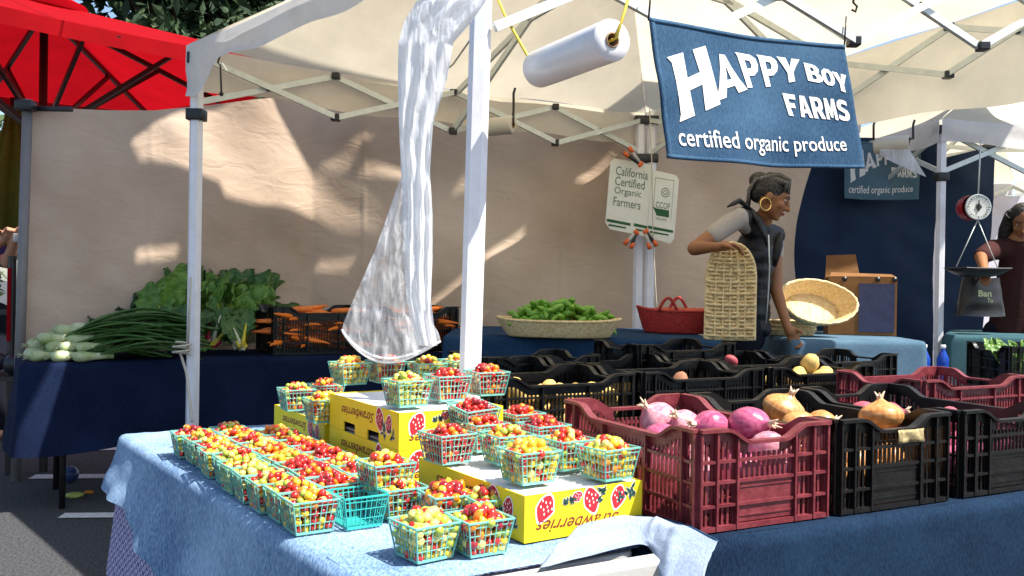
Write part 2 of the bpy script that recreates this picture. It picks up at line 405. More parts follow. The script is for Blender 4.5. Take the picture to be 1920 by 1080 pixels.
# ---------------------------------------------------------------- tarps and canopies
def cloth_wall(name, label, cat, path, tops, zbot, m, amp=0.03, nu=120, nv=50, seed=0, botfn=None, sag=None):
    P = [Vector(p) for p in path]; Ls = [0]
    for i in range(len(P) - 1): Ls.append(Ls[-1] + (P[i + 1] - P[i]).length)
    def at(u):
        s = u * Ls[-1]
        for i in range(len(P) - 1):
            if s <= Ls[i + 1] + 1e-9:
                t = (s - Ls[i]) / (Ls[i + 1] - Ls[i]); d = (P[i + 1] - P[i]).normalized()
                return P[i].lerp(P[i + 1], t), Vector((d.y, -d.x)), s
    def topz(u):
        for i in range(len(tops) - 1):
            if u <= tops[i + 1][0] + 1e-9:
                t = (u - tops[i][0]) / (tops[i + 1][0] - tops[i][0]); return lerp(tops[i][1], tops[i + 1][1], t)
    def fn(u, v):
        p, nn, s = at(u); zt = topz(u); z = lerp(zt, zbot if not botfn else botfn(u), v)
        a = amp * (nz(s * 0.9, z * 1.4 + s * 0.7, seed) * 1.3 + 0.5 * nz(s * 3.1, z * 1.1 - s * 1.6, seed + 3) + 0.35 * nz(s * 2, z * 6 + s * 3, seed + 6))
        a += amp * 0.9 * math.sin(s * 5.0 + 2 * z) * (v ** 1.5) * 0.4
        a += amp * (1.6 * math.exp(-v * 4.5) * abs(math.sin(s * 3.3 + .6)) + .8 * math.exp(-v * 2.2) * math.sin(s * 9.5 + z * 3) + .22 * math.exp(-((s % 1.42 - .7) / .012) ** 2))
        q = p + nn * a
        if sag: q = q + sag(u, v)
        return (q.x, q.y, z)
    mb = MB(); mb.grid(fn, nu, nv)
    return tag(mb.build(name, m), label, cat)

cloth_wall('tarp_wall', 'tan translucent tarp hung as the back wall of the stall', 'tarp',
           [(-2.95, 5.5), (-1.4, 6.35), (0.95, 6.62), (2.25, 6.72)],
           [(0, 2.24), (0.13, 2.30), (0.28, 2.48), (0.36, 2.56), (0.5, 2.47), (0.62, 2.40), (0.75, 2.37), (0.9, 2.36), (1, 2.30)], 0.35, tarpm, nu=360, amp=0.022,
           sag=lambda u, v: Vector((-0.16 * max(0, (u - 0.85) / 0.15) * math.sin(PI * min(1, v * 1.25)), 0)))
cloth_wall('tarp_wall', 'dark navy tarp hanging behind the cardboard box and the small banner', 'tarp',
           [(1.9, 7.25), (3.36, 7.2)], [(0, 2.4), (1, 2.44)], 0.3, navytarp, amp=0.05, nu=60, nv=40, seed=5)
cloth_wall('tarp_wall', 'narrow navy tarp strip hanging behind the round hanging scale', 'tarp',
           [(3.40, 7.25), (3.86, 7.3)], [(0, 2.28), (1, 2.40)], 0.3, navytarp, amp=0.03, nu=30, nv=40, seed=9,
           sag=lambda u, v: Vector((-0.09 * v * u, 0)))
cloth_wall('tarp_wall', 'pale lilac white tarp behind the person with long dark hair', 'tarp',
           [(3.9, 9.6), (7.5, 9.9)], [(0, 2.25), (1, 2.25)], 0.1, mat('pale lilac tarp', (0.74, 0.70, 0.78), 0.8, 0.1, var=0.04, trans=0.3), amp=0.03, nu=40, nv=30, seed=12)

def canopy(label, cor, ze, zp, vh, legs, rooflab=None, legr=0.036, valfn=None, legm=whitepole, scis=(0, 1, 2, 3), low=0.36):
    cor = [Vector((c[0], c[1], 0)) for c in cor]; cen = sum(cor, Vector()) / 4
    t = thing('canopy', label, 'canopy', (cen.x, cen.y, 0)); zes = ze if isinstance(ze, (list, tuple)) else [ze] * 4; lows = low if isinstance(low, (list, tuple)) else [low] * 4
    mb = MB(); pk = Vector((cen.x, cen.y, zp))
    for i in range(4):
        a = cor[i] + Vector((0, 0, zes[i])); b = cor[(i + 1) % 4] + Vector((0, 0, zes[(i + 1) % 4]))
        def fn(u, v, a=a, b=b, i=i):
            e = a.lerp(b, u); p = e.lerp(pk, v)
            p.z -= 0.10 * math.sin(PI * v) * math.sin(PI * u) + 0.03 * math.sin(PI * u) * (1 - v) + 0.02 * nz(p.x * 2, p.y * 2, i)
            return p
        mb.grid(fn, 24, 16)
    mb.build('roof', canvas, t)
    for i in range(4):
        vb = MB(); a = cor[i]; b = cor[(i + 1) % 4]; d = (b - a).normalized(); o = Vector((d.y, -d.x, 0))
        if (a.lerp(b, .5) - cen).dot(o) < 0: o = -o
        def fn(u, v, a=a, b=b, o=o, i=i):
            p = a.lerp(b, u); h = vh * (valfn(i, u) if valfn else 1)
            z = lerp(zes[i], zes[(i + 1) % 4], u) - 0.03 * math.sin(PI * u) - v * h + 0.012 * math.sin(u * 22 + i) * v
            q = p + o * (0.012 + 0.025 * nz(u * 7, v * 2, i + 4) * v); return (q.x, q.y, z)
        vb.grid(fn, 48, 6); vb.build('valance', canvas if rooflab and i != 3 else whitecanvas, t)
    for i in legs:
        ze = zes[i]; low = lows[i]
        for off in legs[i]:
            l = MB(); c = cor[i]; inn = (cen - c).normalized() * 0.05
            top = Vector((c.x + inn.x + off[0], c.y + inn.y + off[1], ze - 0.04)); bot = Vector((top.x + off[2], top.y + off[3], 0.0))
            l.tube([bot + Vector((0, 0, 0.006)), top], legr, 6); l.box(bot + Vector((0, 0, 0.003)), (0.12, 0.12, 0.006))
            lo = l.build('leg', legm, t, smooth=False); k = bot.lerp(top, 1 - low / (ze - 0.04))
            for bc, bs in ([(k, (legr * 2.5, legr * 2.5, 0.06))] if not (i == 0 and off[2]) else []) + [(top - Vector((0, 0, 0.03)), (legr * 2.4, legr * 2.4, 0.06))]: s_ = MB(); s_.box(bc, bs); s_.build('bracket', blackpl, lo, bevel=0.006)
    hub = pk - Vector((0, 0, 0.62)); mids = []
    for i in scis:
        low = lows[i]; ze = 0; za_, zb2 = zes[i], zes[(i + 1) % 4]
        a = cor[i] + Vector((0, 0, za_)); b = cor[(i + 1) % 4] + Vector((0, 0, zb2)); inn = (cen - cor[i].lerp(cor[(i + 1) % 4], .5)).normalized() * 0.06
        a = a + (cen - cor[i]).normalized() * 0.06; b = b + (cen - cor[(i + 1) % 4]).normalized() * 0.06
        bb = MB(); jl = []; zt = ze - 0.06; zl = ze - low; n = 4
        pts = [a.lerp(b, k / n) for k in range(n + 1)]
        off = inn.normalized() * 0.014
        for k in range(n):
            hi0, hi1 = (zt, zl) if k % 2 == 0 else (zl, zt)
            p, q = pts[k], pts[k + 1]
            bb.bar(p + off + Vector((0, 0, hi0)), q + off + Vector((0, 0, hi1)), 0.02, 0.032)
            bb.bar(p - off + Vector((0, 0, zt + zl - hi0)), q - off + Vector((0, 0, zt + zl - hi1)), 0.02, 0.032)
            m_ = p.lerp(q, .5); jl.append((m_ + Vector((0, 0, (zt + zl) / 2)), (0.032, 0.04, 0.03)))
            if 0 < k:
                jl.append((p + Vector((0, 0, zt)), (0.045, 0.05, 0.038))); jl.append((p + Vector((0, 0, zl)), (0.05, 0.055, 0.042)))
        tr_ = bb.build('truss', alu, t, smooth=False)
        for jc, js in jl: jb = MB(); jb.box(jc, js); jb.build('joint', blackpl, tr_, smooth=False, bevel=0.006)
        cb = MB(); M = pts[2] + Vector((0, 0, zt)); M2 = pts[2] + Vector((0, 0, zl)); mm = M2.lerp(hub, .5); h2 = hub + Vector((0, 0, .5))
        cb.bar(M + Vector((0.02, 0, 0)), M.lerp(h2, .5) - Vector((0, 0, .16)), 0.02, 0.034); cb.bar(M.lerp(h2, .5) - Vector((0, 0, .16)), hub, 0.02, 0.034)
        cb.bar(M2, mm + Vector((0, 0, .20)), 0.02, 0.034); cb.bar(mm + Vector((0, 0, .20)), hub + Vector((0, 0, .35)), 0.02, 0.034)
        cb.build('roof_strut', alu, t, smooth=False)
    pb = MB(); pb.tube([hub, pk - Vector((0, 0, .02))], 0.018, 8); pb.build('peak_post', alu, t)
    hb = MB(); hb.box(hub, (0.12, 0.12, 0.08)); hb.build('hub', blackpl, t, bevel=0.01)
    return t

CL, CF, CC, CR = Vector((-1.75, 4.85, 0)), Vector((-0.10, 2.95, 0)), Vector((0.94, 6.5, 0)), Vector((2.98, 4.62, 0))
ZE = 2.47
def val1(i, u):          # the left side is furled except at the corner
    if i == 3: return 0.62 + 0.62 * sstep((.17 - u) / .12)
    if i == 0: return .12
    if i == 1: return 1.0 + 1.7 * (1 - u)
    return 1.0
canopy('cream pop up canopy over the crates with white legs and folding trusses', (CF, CR, CC, CL), [2.47, 2.86, 2.47, 2.47], 3.5, 0.22,
       {0: [(-0.03, 0.02, -0.035, 0.0)], 2: [(-0.035, -0.02, 0, 0), (0.045, -0.02, 0, 0)], 3: [(0, 0, 0, 0)]}, valfn=val1, rooflab=1, scis=(0, 1, 2), low=[.40, .33, .30, .33])
K1 = Vector((2.96, 6.3, 0))
def dirv(a, L): return Vector((math.cos(R(a)) * L, math.sin(R(a)) * L, 0))
canopy('cream pop up canopy behind the banner over the scale stand', (K1, K1 + dirv(10, 3), K1 + dirv(10, 3) + dirv(100, 3), K1 + dirv(100, 3)), 2.42, 3.1, 0.16,
       {0: [(0, 0, 0, 0)], 1: [(0, 0, 0, 0)]}, legr=0.033)
P3 = Vector((-0.35, 6.75, 0))
canopy('white roofed canopy behind the tan tarp', (P3, P3 + dirv(4, 3.0), P3 + dirv(4, 3.0) + dirv(94, 3), P3 + dirv(94, 3)), 2.62, 3.3, 0.2, {}, scis=(0,))

# rear wall end post and its clamp bar
t = thing('tarp_post', 'grey post carrying the left end of the tan tarp', 'post', (-2.93, 5.42, 0))
mb = MB(); mb.tube([(-2.95, 5.42, 0), (-2.91, 5.42, 2.28)], 0.03, 8); mb.build('pole', mat('grey post', (0.20, 0.185, 0.18), 0.5, 0.4, var=0.1), t)
mb = MB(); mb.box((-2.91, 5.40, 2.24), (0.10, 0.08, 0.06)); mb.build('bracket', blackpl, t, bevel=0.005)
mb = MB(); mb.box((-2.78, 5.46, 2.235), (0.24, 0.025, 0.03)); mb.build('cross_bar', blackpl, t, bevel=0.005)

# ---------------------------------------------------------------- red umbrella
def umbrella():
    c = Vector((-3.77, 7.25, 0)); hw = 1.5; yaw = R(45); zr, zp = 2.94, 3.42
    t = thing('market_umbrella', 'large red square market umbrella with black ribs behind the tarp', 'umbrella', c)
    def P(x, y, z): return c + Vector((x * math.cos(yaw) - y * math.sin(yaw), x * math.sin(yaw) + y * math.cos(yaw), z))
    cs = [(-hw, -hw), (hw, -hw), (hw, hw), (-hw, hw)]
    mb = MB()
    for i in range(4):
        a = cs[i]; b = cs[(i + 1) % 4]
        def fn(u, v, a=a, b=b):
            x = lerp(a[0], b[0], u) * (1 - v); y = lerp(a[1], b[1], u) * (1 - v)
            return P(x, y, lerp(zr, zp, v) - 0.05 * math.sin(PI * u) * (1 - v))
        mb.grid(fn, 16, 12)
    cc_ = mb.build('canopy_cloth', redfab, t)
    vb = MB()
    for i in range(4):
        a = cs[i]; b = cs[(i + 1) % 4]
        vb.grid(lambda u, v, a=a, b=b: P(lerp(a[0], b[0], u) * 1.002, lerp(a[1], b[1], u) * 1.002, zr - 0.05 * math.sin(PI * u) - 0.11 * v + 0.01), 16, 2)
    vb.build('valance', redfab, cc_)
    vv = MB(); vv.grid(lambda u, v: P(0.32 * math.cos(2 * PI * u) * (1 - v), 0.32 * math.sin(2 * PI * u) * (1 - v), lerp(zp - 0.03, zp + 0.13, v)), 16, 4); vv.build('vent_cap', redfab, t)
    mb = MB(); mb.tube([P(0, 0, 0.07), P(0, 0, zp - 0.02)], 0.032, 10); mb.build('pole', darkmetal, t)
    for za, zb_ in ((2.27, 2.42), (zp - .14, zp - .03)): mb = MB(); mb.tube([P(0, 0, za), P(0, 0, zb_)], 0.06, 10); mb.build('hub', darkmetal, t)
    mb = MB(); mb.tube([P(0, 0, 0), P(0, 0, .07)], 0.3, 16); mb.build('base', darkmetal, t)
    for i in range(8):
        a = cs[i // 2] if i % 2 == 0 else tuple((cs[i // 2][k] + cs[(i // 2 + 1) % 4][k]) / 2 for k in (0, 1))
        e = 0.05 if i % 2 else 0
        top = P(0, 0, zp - .07); end = P(a[0], a[1], zr - e - 0.015); k = top.lerp(end, 0.55 if i % 2 == 0 else .62) - Vector((0, 0, .02))
        mb = MB(); mb.bar(top, end - Vector((0, 0, .02)), 0.028, 0.04); rib_ = mb.build('rib', darkmetal, t, smooth=False)
        mb = MB(); mb.bar(P(0, 0, 2.35) + (k - P(0, 0, 2.35)).normalized() * .04, k, 0.026, 0.034); mb.build('strut', darkmetal, rib_, smooth=False)
umbrella()

# closed olive umbrella at the far left
c = W(22, 420, 8.0); t = thing('closed_umbrella', 'furled olive green umbrella beside the left end of the tarp', 'umbrella', (c.x, c.y, 0))
mb = MB(); pts = []
def foldfn(u, v):
    a = 2 * PI * u; z = lerp(2.72, 1.42, v); r = (0.05 + 0.20 * sstep(v * 1.3)) * (1 + 0.28 * math.sin(7 * a))
    return (c.x + r * math.cos(a), c.y + r * math.sin(a), z - 0.06 * math.sin(7 * a) * v)
mb.grid(foldfn, 70, 14); mb.build('folded_cloth', mat('olive cloth', (0.085, 0.11, 0.018), 0.9, 0.1, var=0.2, vscale=5, bump=.2, bscale=20), t)
mb = MB(); mb.tube([(c.x, c.y, 0.06), (c.x, c.y, 2.8)], 0.028, 8); mb.build('pole', darkmetal, t)
mb = MB(); mb.tube([(c.x, c.y, 0), (c.x, c.y, .06)], 0.28, 16); mb.build('base', darkmetal, t)

# ---------------------------------------------------------------- trees
barkm = mat('bark', (0.09, 0.06, 0.045), 0.95, 0.1, var=0.3, vscale=8, bump=.6, bscale=20)
foliage = [mat('foliage dark', (0.018, 0.036, 0.018), 0.7, 0.2, var=.3, trans=.15), mat('foliage mid', (0.04, 0.07, 0.03), 0.7, 0.2, var=.3, trans=.15), mat('foliage light', (0.075, 0.11, 0.05), 0.7, 0.2, var=.3, trans=.2)]
def tree(label, x, y, h, rad, z0, seed, n=5200):
    rr = random.Random(seed); t = thing('tree', label, 'tree', (x, y, 0), 'trees behind the market')
    tr = MB(); tr.tube([(x, y, 0), (x + .1, y, h * .3), (x - .1, y + .1, h * .6), (x, y, h * .92)], [0.34, 0.26, 0.16, 0.04], 10)
    cl = []
    for i in range(90):
        zz = rr.random(); z = lerp(z0, h, zz); ra = rad * (1 - 0.55 * zz) * math.sqrt(rr.random()); a = rr.random() * 2 * PI
        p = Vector((x + ra * math.cos(a), y + ra * math.sin(a), z)); cl.append((p, rr.uniform(.5, 1.15)))
        if i % 2 == 0: tr.tube([(x, y, z * .75), Vector((x, y, z * .85)).lerp(p, .6), p], [0.09, .05, .015], 5)
    tr.build('trunk', barkm, t)
    cb = MB()
    for i in range(n):
        c_, r_ = rr.choice(cl); d = Vector((rr.gauss(0, 1), rr.gauss(0, 1), rr.gauss(0, .6))).normalized() * r_ * rr.random() ** .4
        p = c_ + d; s_ = rr.uniform(.12, .26); q = Quaternion((rr.gauss(0, 1), rr.gauss(0, 1), rr.gauss(0, 1), rr.gauss(0, 1))).normalized().to_matrix()
        cb.cur = rr.choice((0, 0, 1, 1, 2)); cb.add([p + q @ Vector(v) * s_ for v in ((-1, 0, 0), (0, -.35, 0), (1, 0, .1), (0, .35, 0))], [(0, 1, 2, 3)])
    cb.build('crown', foliage, t, smooth=False)
tree('tall dark evergreen tree above the red umbrella', -6.4, 17, 9.5, 2.6, 2.5, 3, 16000)
tree('dark evergreen tree seen between the red umbrella and the canopy', -4.6, 19, 11, 3.0, 2.2, 4, 14000)
tree('broad dark tree far off at the left end of the market', -17, 26, 10, 4.2, 0.8, 5, 6000)
# ---------------------------------------------------------------- tables and cloths
def folding_table(label, cor, ztop, legins=0.12, slab=slabm, group=None):
    cor = [Vector((c[0], c[1], 0)) for c in cor]; cen = sum(cor, Vector()) / 4
    t = thing('folding_table', label, 'table', (cen.x, cen.y, 0), group)
    mb = MB(); o = []
    # rounded corners
    for i in range(4):
        a, b, c_ = cor[i - 1], cor[i], cor[(i + 1) % 4]
        d1 = (a - b).normalized() * 0.05; d2 = (c_ - b).normalized() * 0.05
        for k in range(5):
            u = k / 4; o.append((b + d1).lerp(b, u).lerp(b.lerp(b + d2, u), u))
    mb.prism([p + Vector((0, 0, ztop - 0.05)) for p in o], (0, 0, 0.045)); mb.build('tabletop', slab, t, smooth=False, bevel=0.006)
    for c_ in cor:
        p = c_.lerp(cen, legins / (cen - c_).length * 1.6); l = MB(); l.tube([p + Vector((0, 0, 0)), p + Vector((0, 0, ztop - 0.05))], 0.017, 8); l.build('leg', darkmetal, t)
    return t
def tablecloth(name, label, top, ztop, path, hem, m, amp=0.02, n=160, parts=None, freq=17, seed=0, rx=0.03, cat='tablecloth', flare=.05):
    """top polygon plus a skirt that falls along path (list of xy, outside to the right of travel)"""
    mb = MB(); P = [Vector((p[0], p[1], 0)) for p in path]
    # flat top as a fine fan of quads: triangulated polygon grid
    T = [Vector((p[0], p[1], 0)) for p in top]
    mb.grid(lambda u, v: (T[0].lerp(T[1], u).lerp(T[3].lerp(T[2], u), v) + Vector((0, 0, ztop + 0.0016 * nz(u * 14, v * 14, seed)))), 60, 60)
    Ls = [0]
    for i in range(len(P) - 1): Ls.append(Ls[-1] + (P[i + 1] - P[i]).length)
    def at(s):
        for i in range(len(P) - 1):
            if s <= Ls[i + 1] + 1e-6:
                t = (s - Ls[i]) / (Ls[i + 1] - Ls[i]); d = (P[i + 1] - P[i]).normalized()
                n0 = Vector((d.y, -d.x, 0)); w = 0.07
                if t * (Ls[i + 1] - Ls[i]) < w and i > 0:
                    dd = (P[i] - P[i - 1]).normalized(); k = .5 + t * (Ls[i + 1] - Ls[i]) / (2 * w); n0 = Vector((dd.y, -dd.x, 0)).lerp(n0, k).normalized()
                elif (1 - t) * (Ls[i + 1] - Ls[i]) < w and i < len(P) - 2:
                    dd = (P[i + 2] - P[i + 1]).normalized(); k = .5 - (1 - t) * (Ls[i + 1] - Ls[i]) / (2 * w); n0 = n0.lerp(Vector((dd.y, -dd.x, 0)), k).normalized()
                return P[i].lerp(P[i + 1], t), n0
    def fn(u, v):
        s = u * Ls[-1]; p, nn = at(s)
        H = hem(u) if callable(hem) else hem
        if v < 0.12:
            a = v / 0.12 * PI / 2; out = rx * math.sin(a); z = ztop - rx * (1 - math.cos(a))
        else:
            k = (v - 0.12) / 0.88; z = lerp(ztop - rx, H, k); out = rx + (amp * (math.sin(s * freq + seed) + .6 * math.sin(s * freq * 2.3 + 1 + seed)) + flare) * k ** 1.2 + amp * .8 * nz(s * 4, k * 3, seed) * k
        q = p + nn * out; return (q.x, q.y, z)
    mb.grid(fn, n, 26)
    return tag(mb.build(name, m), label, cat)

ZT = CAMZ - 0.565
U = Vector((0.838, 0.545, 0)); V = Vector((-0.545, 0.838, 0))       # tomato table axes (33 deg)
CU = Vector((math.cos(R(27)), math.sin(R(27)), 0)); CV = Vector((-CU.y, CU.x, 0))
CP = Vector((0.431, 2.067, 0))                                       # front corner of the maroon crate
BK = Vector((-1.40, 3.30, 0)); FRc = Vector((-0.23, 1.66, 0))        # back and front corner of the tomato table
TE = CP - CU * 0.17 - CV * 0.02                                      # right end of its front edge
tr_back = TE + (BK - FRc)
folding_table('white folding table under the cherry tomatoes', (FRc, TE, tr_back, BK), ZT - 0.004)
def hemL(u): return 0.37 + 0.05 * math.sin(u * 5 + .6) + 0.06 * sstep((.45 - u) / .2)
back_run = BK + (tr_back - BK) * 0.5
tablecloth('tablecloth', 'washed denim tablecloth under the pint baskets of tomatoes', (FRc, TE, tr_back, BK), ZT, (back_run, BK, FRc), hemL, denim_light, amp=0.010, n=220, freq=15, flare=.065)
# patterned cloth below the denim
def gingham():
    m = bpy.data.materials.new('patterned cloth'); m.use_nodes = True; n = m.node_tree.nodes; l = m.node_tree.links; b = n['Principled BSDF']
    tc = n.new('ShaderNodeTexCoord'); ck = n.new('ShaderNodeTexChecker'); ck.inputs['Scale'].default_value = 85
    mp = n.new('ShaderNodeMapping'); mp.inputs['Rotation'].default_value = (0.0, 0.0, R(-57))
    l.new(tc.outputs['Object'], mp.inputs[0]); l.new(mp.outputs[0], ck.inputs[0]); ck.inputs[1].default_value = (0.50, 0.46, 0.62, 1); ck.inputs[2].default_value = (0.07, 0.06, 0.22, 1)
    l.new(ck.outputs[0], b.inputs['Base Color']); b.inputs['Roughness'].default_value = .9; return m
tablecloth('tablecloth', 'purple and white checked undercloth hanging below the denim', [p - Vector((0, 0, 0)) for p in (FRc, TE, tr_back, BK)], ZT - 0.002, (BK + (back_run - BK) * .2, BK, FRc), lambda u: 0.16, gingham(), amp=0.004, n=160, freq=11, seed=2, rx=0.012, flare=.055)

# crate table (long, several tops pushed together)
c0 = CP - CU * 0.14 - CV * 0.03; c1 = c0 + CU * 2.9; 
ct = (c0, c1, c1 + CV * 2.35, c0 + CV * 2.35)
folding_table('wide table under the plastic crates', ct, ZT - 0.004)
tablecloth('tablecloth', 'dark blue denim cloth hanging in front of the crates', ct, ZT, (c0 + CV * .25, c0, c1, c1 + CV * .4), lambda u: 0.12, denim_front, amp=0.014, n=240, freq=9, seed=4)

# left table with the navy cloth
LU = Vector((0.866, 0.5, 0)); LV = Vector((-0.5, 0.866, 0)); LZ = CAMZ - 0.44
L0 = Vector((-2.50, 4.66, 0)); L1 = L0 + LU * 2.36
lt = (L0, L1, L1 + LV * .6, L0 + LV * .6)
folding_table('long table under the leeks and chard', lt, LZ - 0.004, slab=darkmetal)
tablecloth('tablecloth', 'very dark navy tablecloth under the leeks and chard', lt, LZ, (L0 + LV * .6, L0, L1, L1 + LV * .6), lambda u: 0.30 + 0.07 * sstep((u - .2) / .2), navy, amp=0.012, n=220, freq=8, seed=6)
# tables at the back right
T1Z = CAMZ - 0.29
t1 = [Vector(p) for p in ((-0.36, 5.12, 0), (1.16, 5.02, 0), (1.16, 6.3, 0), (-0.36, 6.3, 0))]
folding_table('back table under the basket of green peppers', t1, T1Z - 0.004)
tablecloth('tablecloth', 'faded blue cloth under the pepper basket and the red basket', t1, T1Z, (t1[3], t1[0], t1[1], t1[2]), lambda u: 0.2, denim_mid, amp=0.012, n=160, freq=8, seed=7)
t2 = [Vector(p) for p in ((1.64, 5.25, 0), (2.40, 5.3, 0), (2.48, 6.4, 0), (1.70, 6.4, 0))]
folding_table('back table under the cardboard box and wicker baskets', t2, T1Z - 0.004)
tablecloth('tablecloth', 'dusty blue cloth under the cardboard box and wicker baskets', t2, T1Z, (t2[3], t2[0], t2[1], t2[2]), lambda u: 0.2, denim_mat('dusty denim', (0.05, 0.10, 0.15), (0.11, 0.18, 0.24)), amp=0.012, n=160, freq=8, seed=8)
t3 = [Vector((W(x, 600, d).x, d, 0)) for x, d in ((1775, 6.1), (2150, 6.0), (2150, 7.0), (1785, 7.0))]
folding_table('table at the right end under the hanging scale', t3, T1Z - 0.004)
tablecloth('tablecloth', 'dull green blue cloth on the table below the hanging scale', t3, T1Z, (t3[3], t3[0], t3[1], t3[2]), lambda u: 0.2, tablegreen, amp=0.012, n=120, freq=8, seed=9)

# cloth corner thrown back over the table edge
def flap():
    # control points: rows from the far edge to the near edge, given as (px, py, lift)
    rows = [[(1108, 982, .014), (1165, 984, .016), (1225, 990, .016), (1282, 1000, .014), (1345, 1030, .012)],
            [(1085, 1003, .018), (1150, 1000, .030), (1215, 1002, .034), (1262, 1012, .026), (1340, 1042, .012)],
            [(1058, 1030, .014), (1135, 1018, .020), (1210, 1014, .024), (1258, 1026, .030), (1333, 1056, .010)],
            [(1030, 1052, .006), (1120, 1034, .010), (1205, 1024, .012), (1252, 1048, .012), (1325, 1072, .006)],
            [(1012, 1072, .004), (1112, 1048, .004), (1212, 1030, .004), (1249, 1078, -.03), (1315, 1092, -.02)]]
    pts = [[G(x, y, ZT) + Vector((0, 0, l + .004)) for x, y, l in r] for r in rows]
    mb = MB()
    def cr(a, b, c, d, t): return 0.5 * ((2 * b) + (c - a) * t + (2 * a - 5 * b + 4 * c - d) * t * t + (3 * b - a - 3 * c + d) * t ** 3)
    def ev(L, u):
        n = len(L) - 1; x = min(u * n, n - 1e-6); i = int(x); t = x - i
        return cr(L[max(i - 1, 0)], L[i], L[i + 1], L[min(i + 2, n)], t)
    def fn(u, v):
        p = ev([ev(r, u) for r in pts], v)
        p.z += 0.012 * (1 - v ** 3) * max(0, math.sin(v * 12 + 2.2 * u + .4)) ** 2 * math.sin(PI * v) * (1 - .75 * sstep((u - .62) / .2)) + .013 * max(0, math.sin((u - .55) * 26 + v * 3)) ** 2 * (sstep((u - .5) / .1) * sstep((.86 - u) / .1)) * sstep(v * 2) * (1 - v ** 3) + .003 * nz(u * 9, v * 9, 3); p.z = max(p.z, ZT + .003) if v < .8 else p.z; return p
    mb.grid(fn, 48, 40)
    o = mb.build('cloth_corner', denim_back, solid=0.002); tag(o, 'pale underside of a denim cloth corner folded back over the table edge', 'cloth')
    hm = MB(); hm.tube([fn(k / 30, 0) + Vector((0, 0, .001)) for k in range(31)], 0.004, 6); hm.build('hem', denim_mid, o)
flap()
# bare table edge below the folded corner: a rounded white board end
t = thing('table_board', 'rounded white board end showing where the cloth is folded back', 'table board', G(1140, 1050, ZT))
a, b = G(1000, 1078, ZT - .004), G(1243, 1036, ZT - .004)
d = (b - a).normalized(); s_ = Vector((d.y, -d.x, 0))
mb = MB(); o = [a - d * .05]
for k in range(7):
    an = PI / 2 * k / 6; o.append(b - d * .03 + d * (.03 * math.sin(an)) + s_ * (.035 - .03 + .03 * (1 - math.cos(an))))
o += [b + s_ * .06, a - d * .05 + s_ * .045]
mb.prism([p + Vector((0, 0, -.05)) for p in o], (0, 0, .056)); mb.build('board', slabm, t, smooth=False, bevel=.008)

# guy rope on the left canopy leg
pole = Vector((CL.x + .035, CL.y - .03, 0))
mb = MB(); mb.tube([W(358, 520, 4.75), W(352, 660, 4.78)], .006, 6); mb.tube([W(338, 662, 4.78), W(350, 700, 4.6), W(360, 790, 4.1)], .007, 6)
mb.tube([W(341, 655, 4.78) + Vector((.045 * math.cos(k * .9), .045 * math.sin(k * .9), .004 * k - .03)) for k in range(18)], .006, 6)
tag(mb.build('guy_rope', rope), 'white rope knotted round the left canopy leg', 'rope')
# ---------------------------------------------------------------- plastic crates
CRS, CRL, CRH = 0.40, 0.585, 0.237
def rim_h(s, L, dip=.032, cw=.075, tw=.075):
    e = min(s, L - s); return CRH - dip * sstep((e - cw) / tw)
def crate_side(L, plate, slot):
    """a side panel in its own frame: s along +x, outside is -y, z up"""
    mb = MB(); n = 40; y = 0.0
    prev = None
    for k in range(n):                               # wavy rim with an outward flange
        s0, s1 = L * k / n, L * (k + 1) / n
        mb.bar((s0, -.004, rim_h(s0, L) - .004), (s1, -.004, rim_h(s1, L) - .004), .022, .008)
        mb.add([(s0, .003, rim_h(s0, L) - .008), (s1, .003, rim_h(s1, L) - .008), (s1, .003, rim_h(s1, L) - .036), (s0, .003, rim_h(s0, L) - .036),
                (s0, .007, rim_h(s0, L) - .008), (s1, .007, rim_h(s1, L) - .008), (s1, .007, rim_h(s1, L) - .036), (s0, .007, rim_h(s0, L) - .036)],
               [(0, 3, 2, 1), (4, 5, 6, 7), (2, 3, 7, 6)]) if not (slot and abs((s0 + s1) / 2 - L / 2) < .05) else None
    for z, hh, out in ((.006, .012, .016), (.058, .007, .013), (.112, .007, .013), (.160, .007, .013)):
        mb.box((L / 2, -.001, z), (L - .004, out, hh))
    ns = int(L / .0165)
    for k in range(ns + 1):
        s = lerp(.01, L - .01, k / ns); top = rim_h(s, L) - .03
        if plate and abs(s - L / 2) < .085: 
            mb.box((s, .004, (.109 + top) / 2), (.006, .006, max(.004, top - .109))); continue
        mb.box((s, .004, (.01 + top) / 2), (.0062, .006, top - .01))
    for s in [.004, .05, L - .05, L - .004] + ([L / 2 - .09, L / 2 + .09] if plate else [L / 3, 2 * L / 3]):
        mb.box((s, -.003, (rim_h(s, L) - .01) / 2), (.006, .016, rim_h(s, L) - .012))
    if plate:
        mb.box((L / 2, .001, .062), (.176, .006, .094)); mb.box((L / 2, -.003, .03), (.16, .003, .004)); mb.box((L / 2, -.003, .098), (.16, .003, .004))
    return mb
_ms = {}
def crate_meshes():
    a = crate_side(CRS, True, True).mesh('short_side', cratebl, smooth=False); b = crate_side(CRL, False, False).mesh('long_side', cratebl, smooth=False)
    mb = MB()
    for k in range(12): mb.box((CRS / 2, lerp(.02, CRL - .02, k / 11), .006), (CRS - .03, .012, .008))
    for k in range(8): mb.box((lerp(.02, CRS - .02, k / 7), CRL / 2, .008), (.012, CRL - .03, .008))
    for x in (.004, CRS - .004):
        for yy in (.004, CRL - .004): mb.box((x, yy, (CRH - .01) / 2), (.014, .014, CRH - .012))
    return a, b, mb.mesh('base', cratebl, smooth=False)
MA, MBm, MC = crate_meshes()
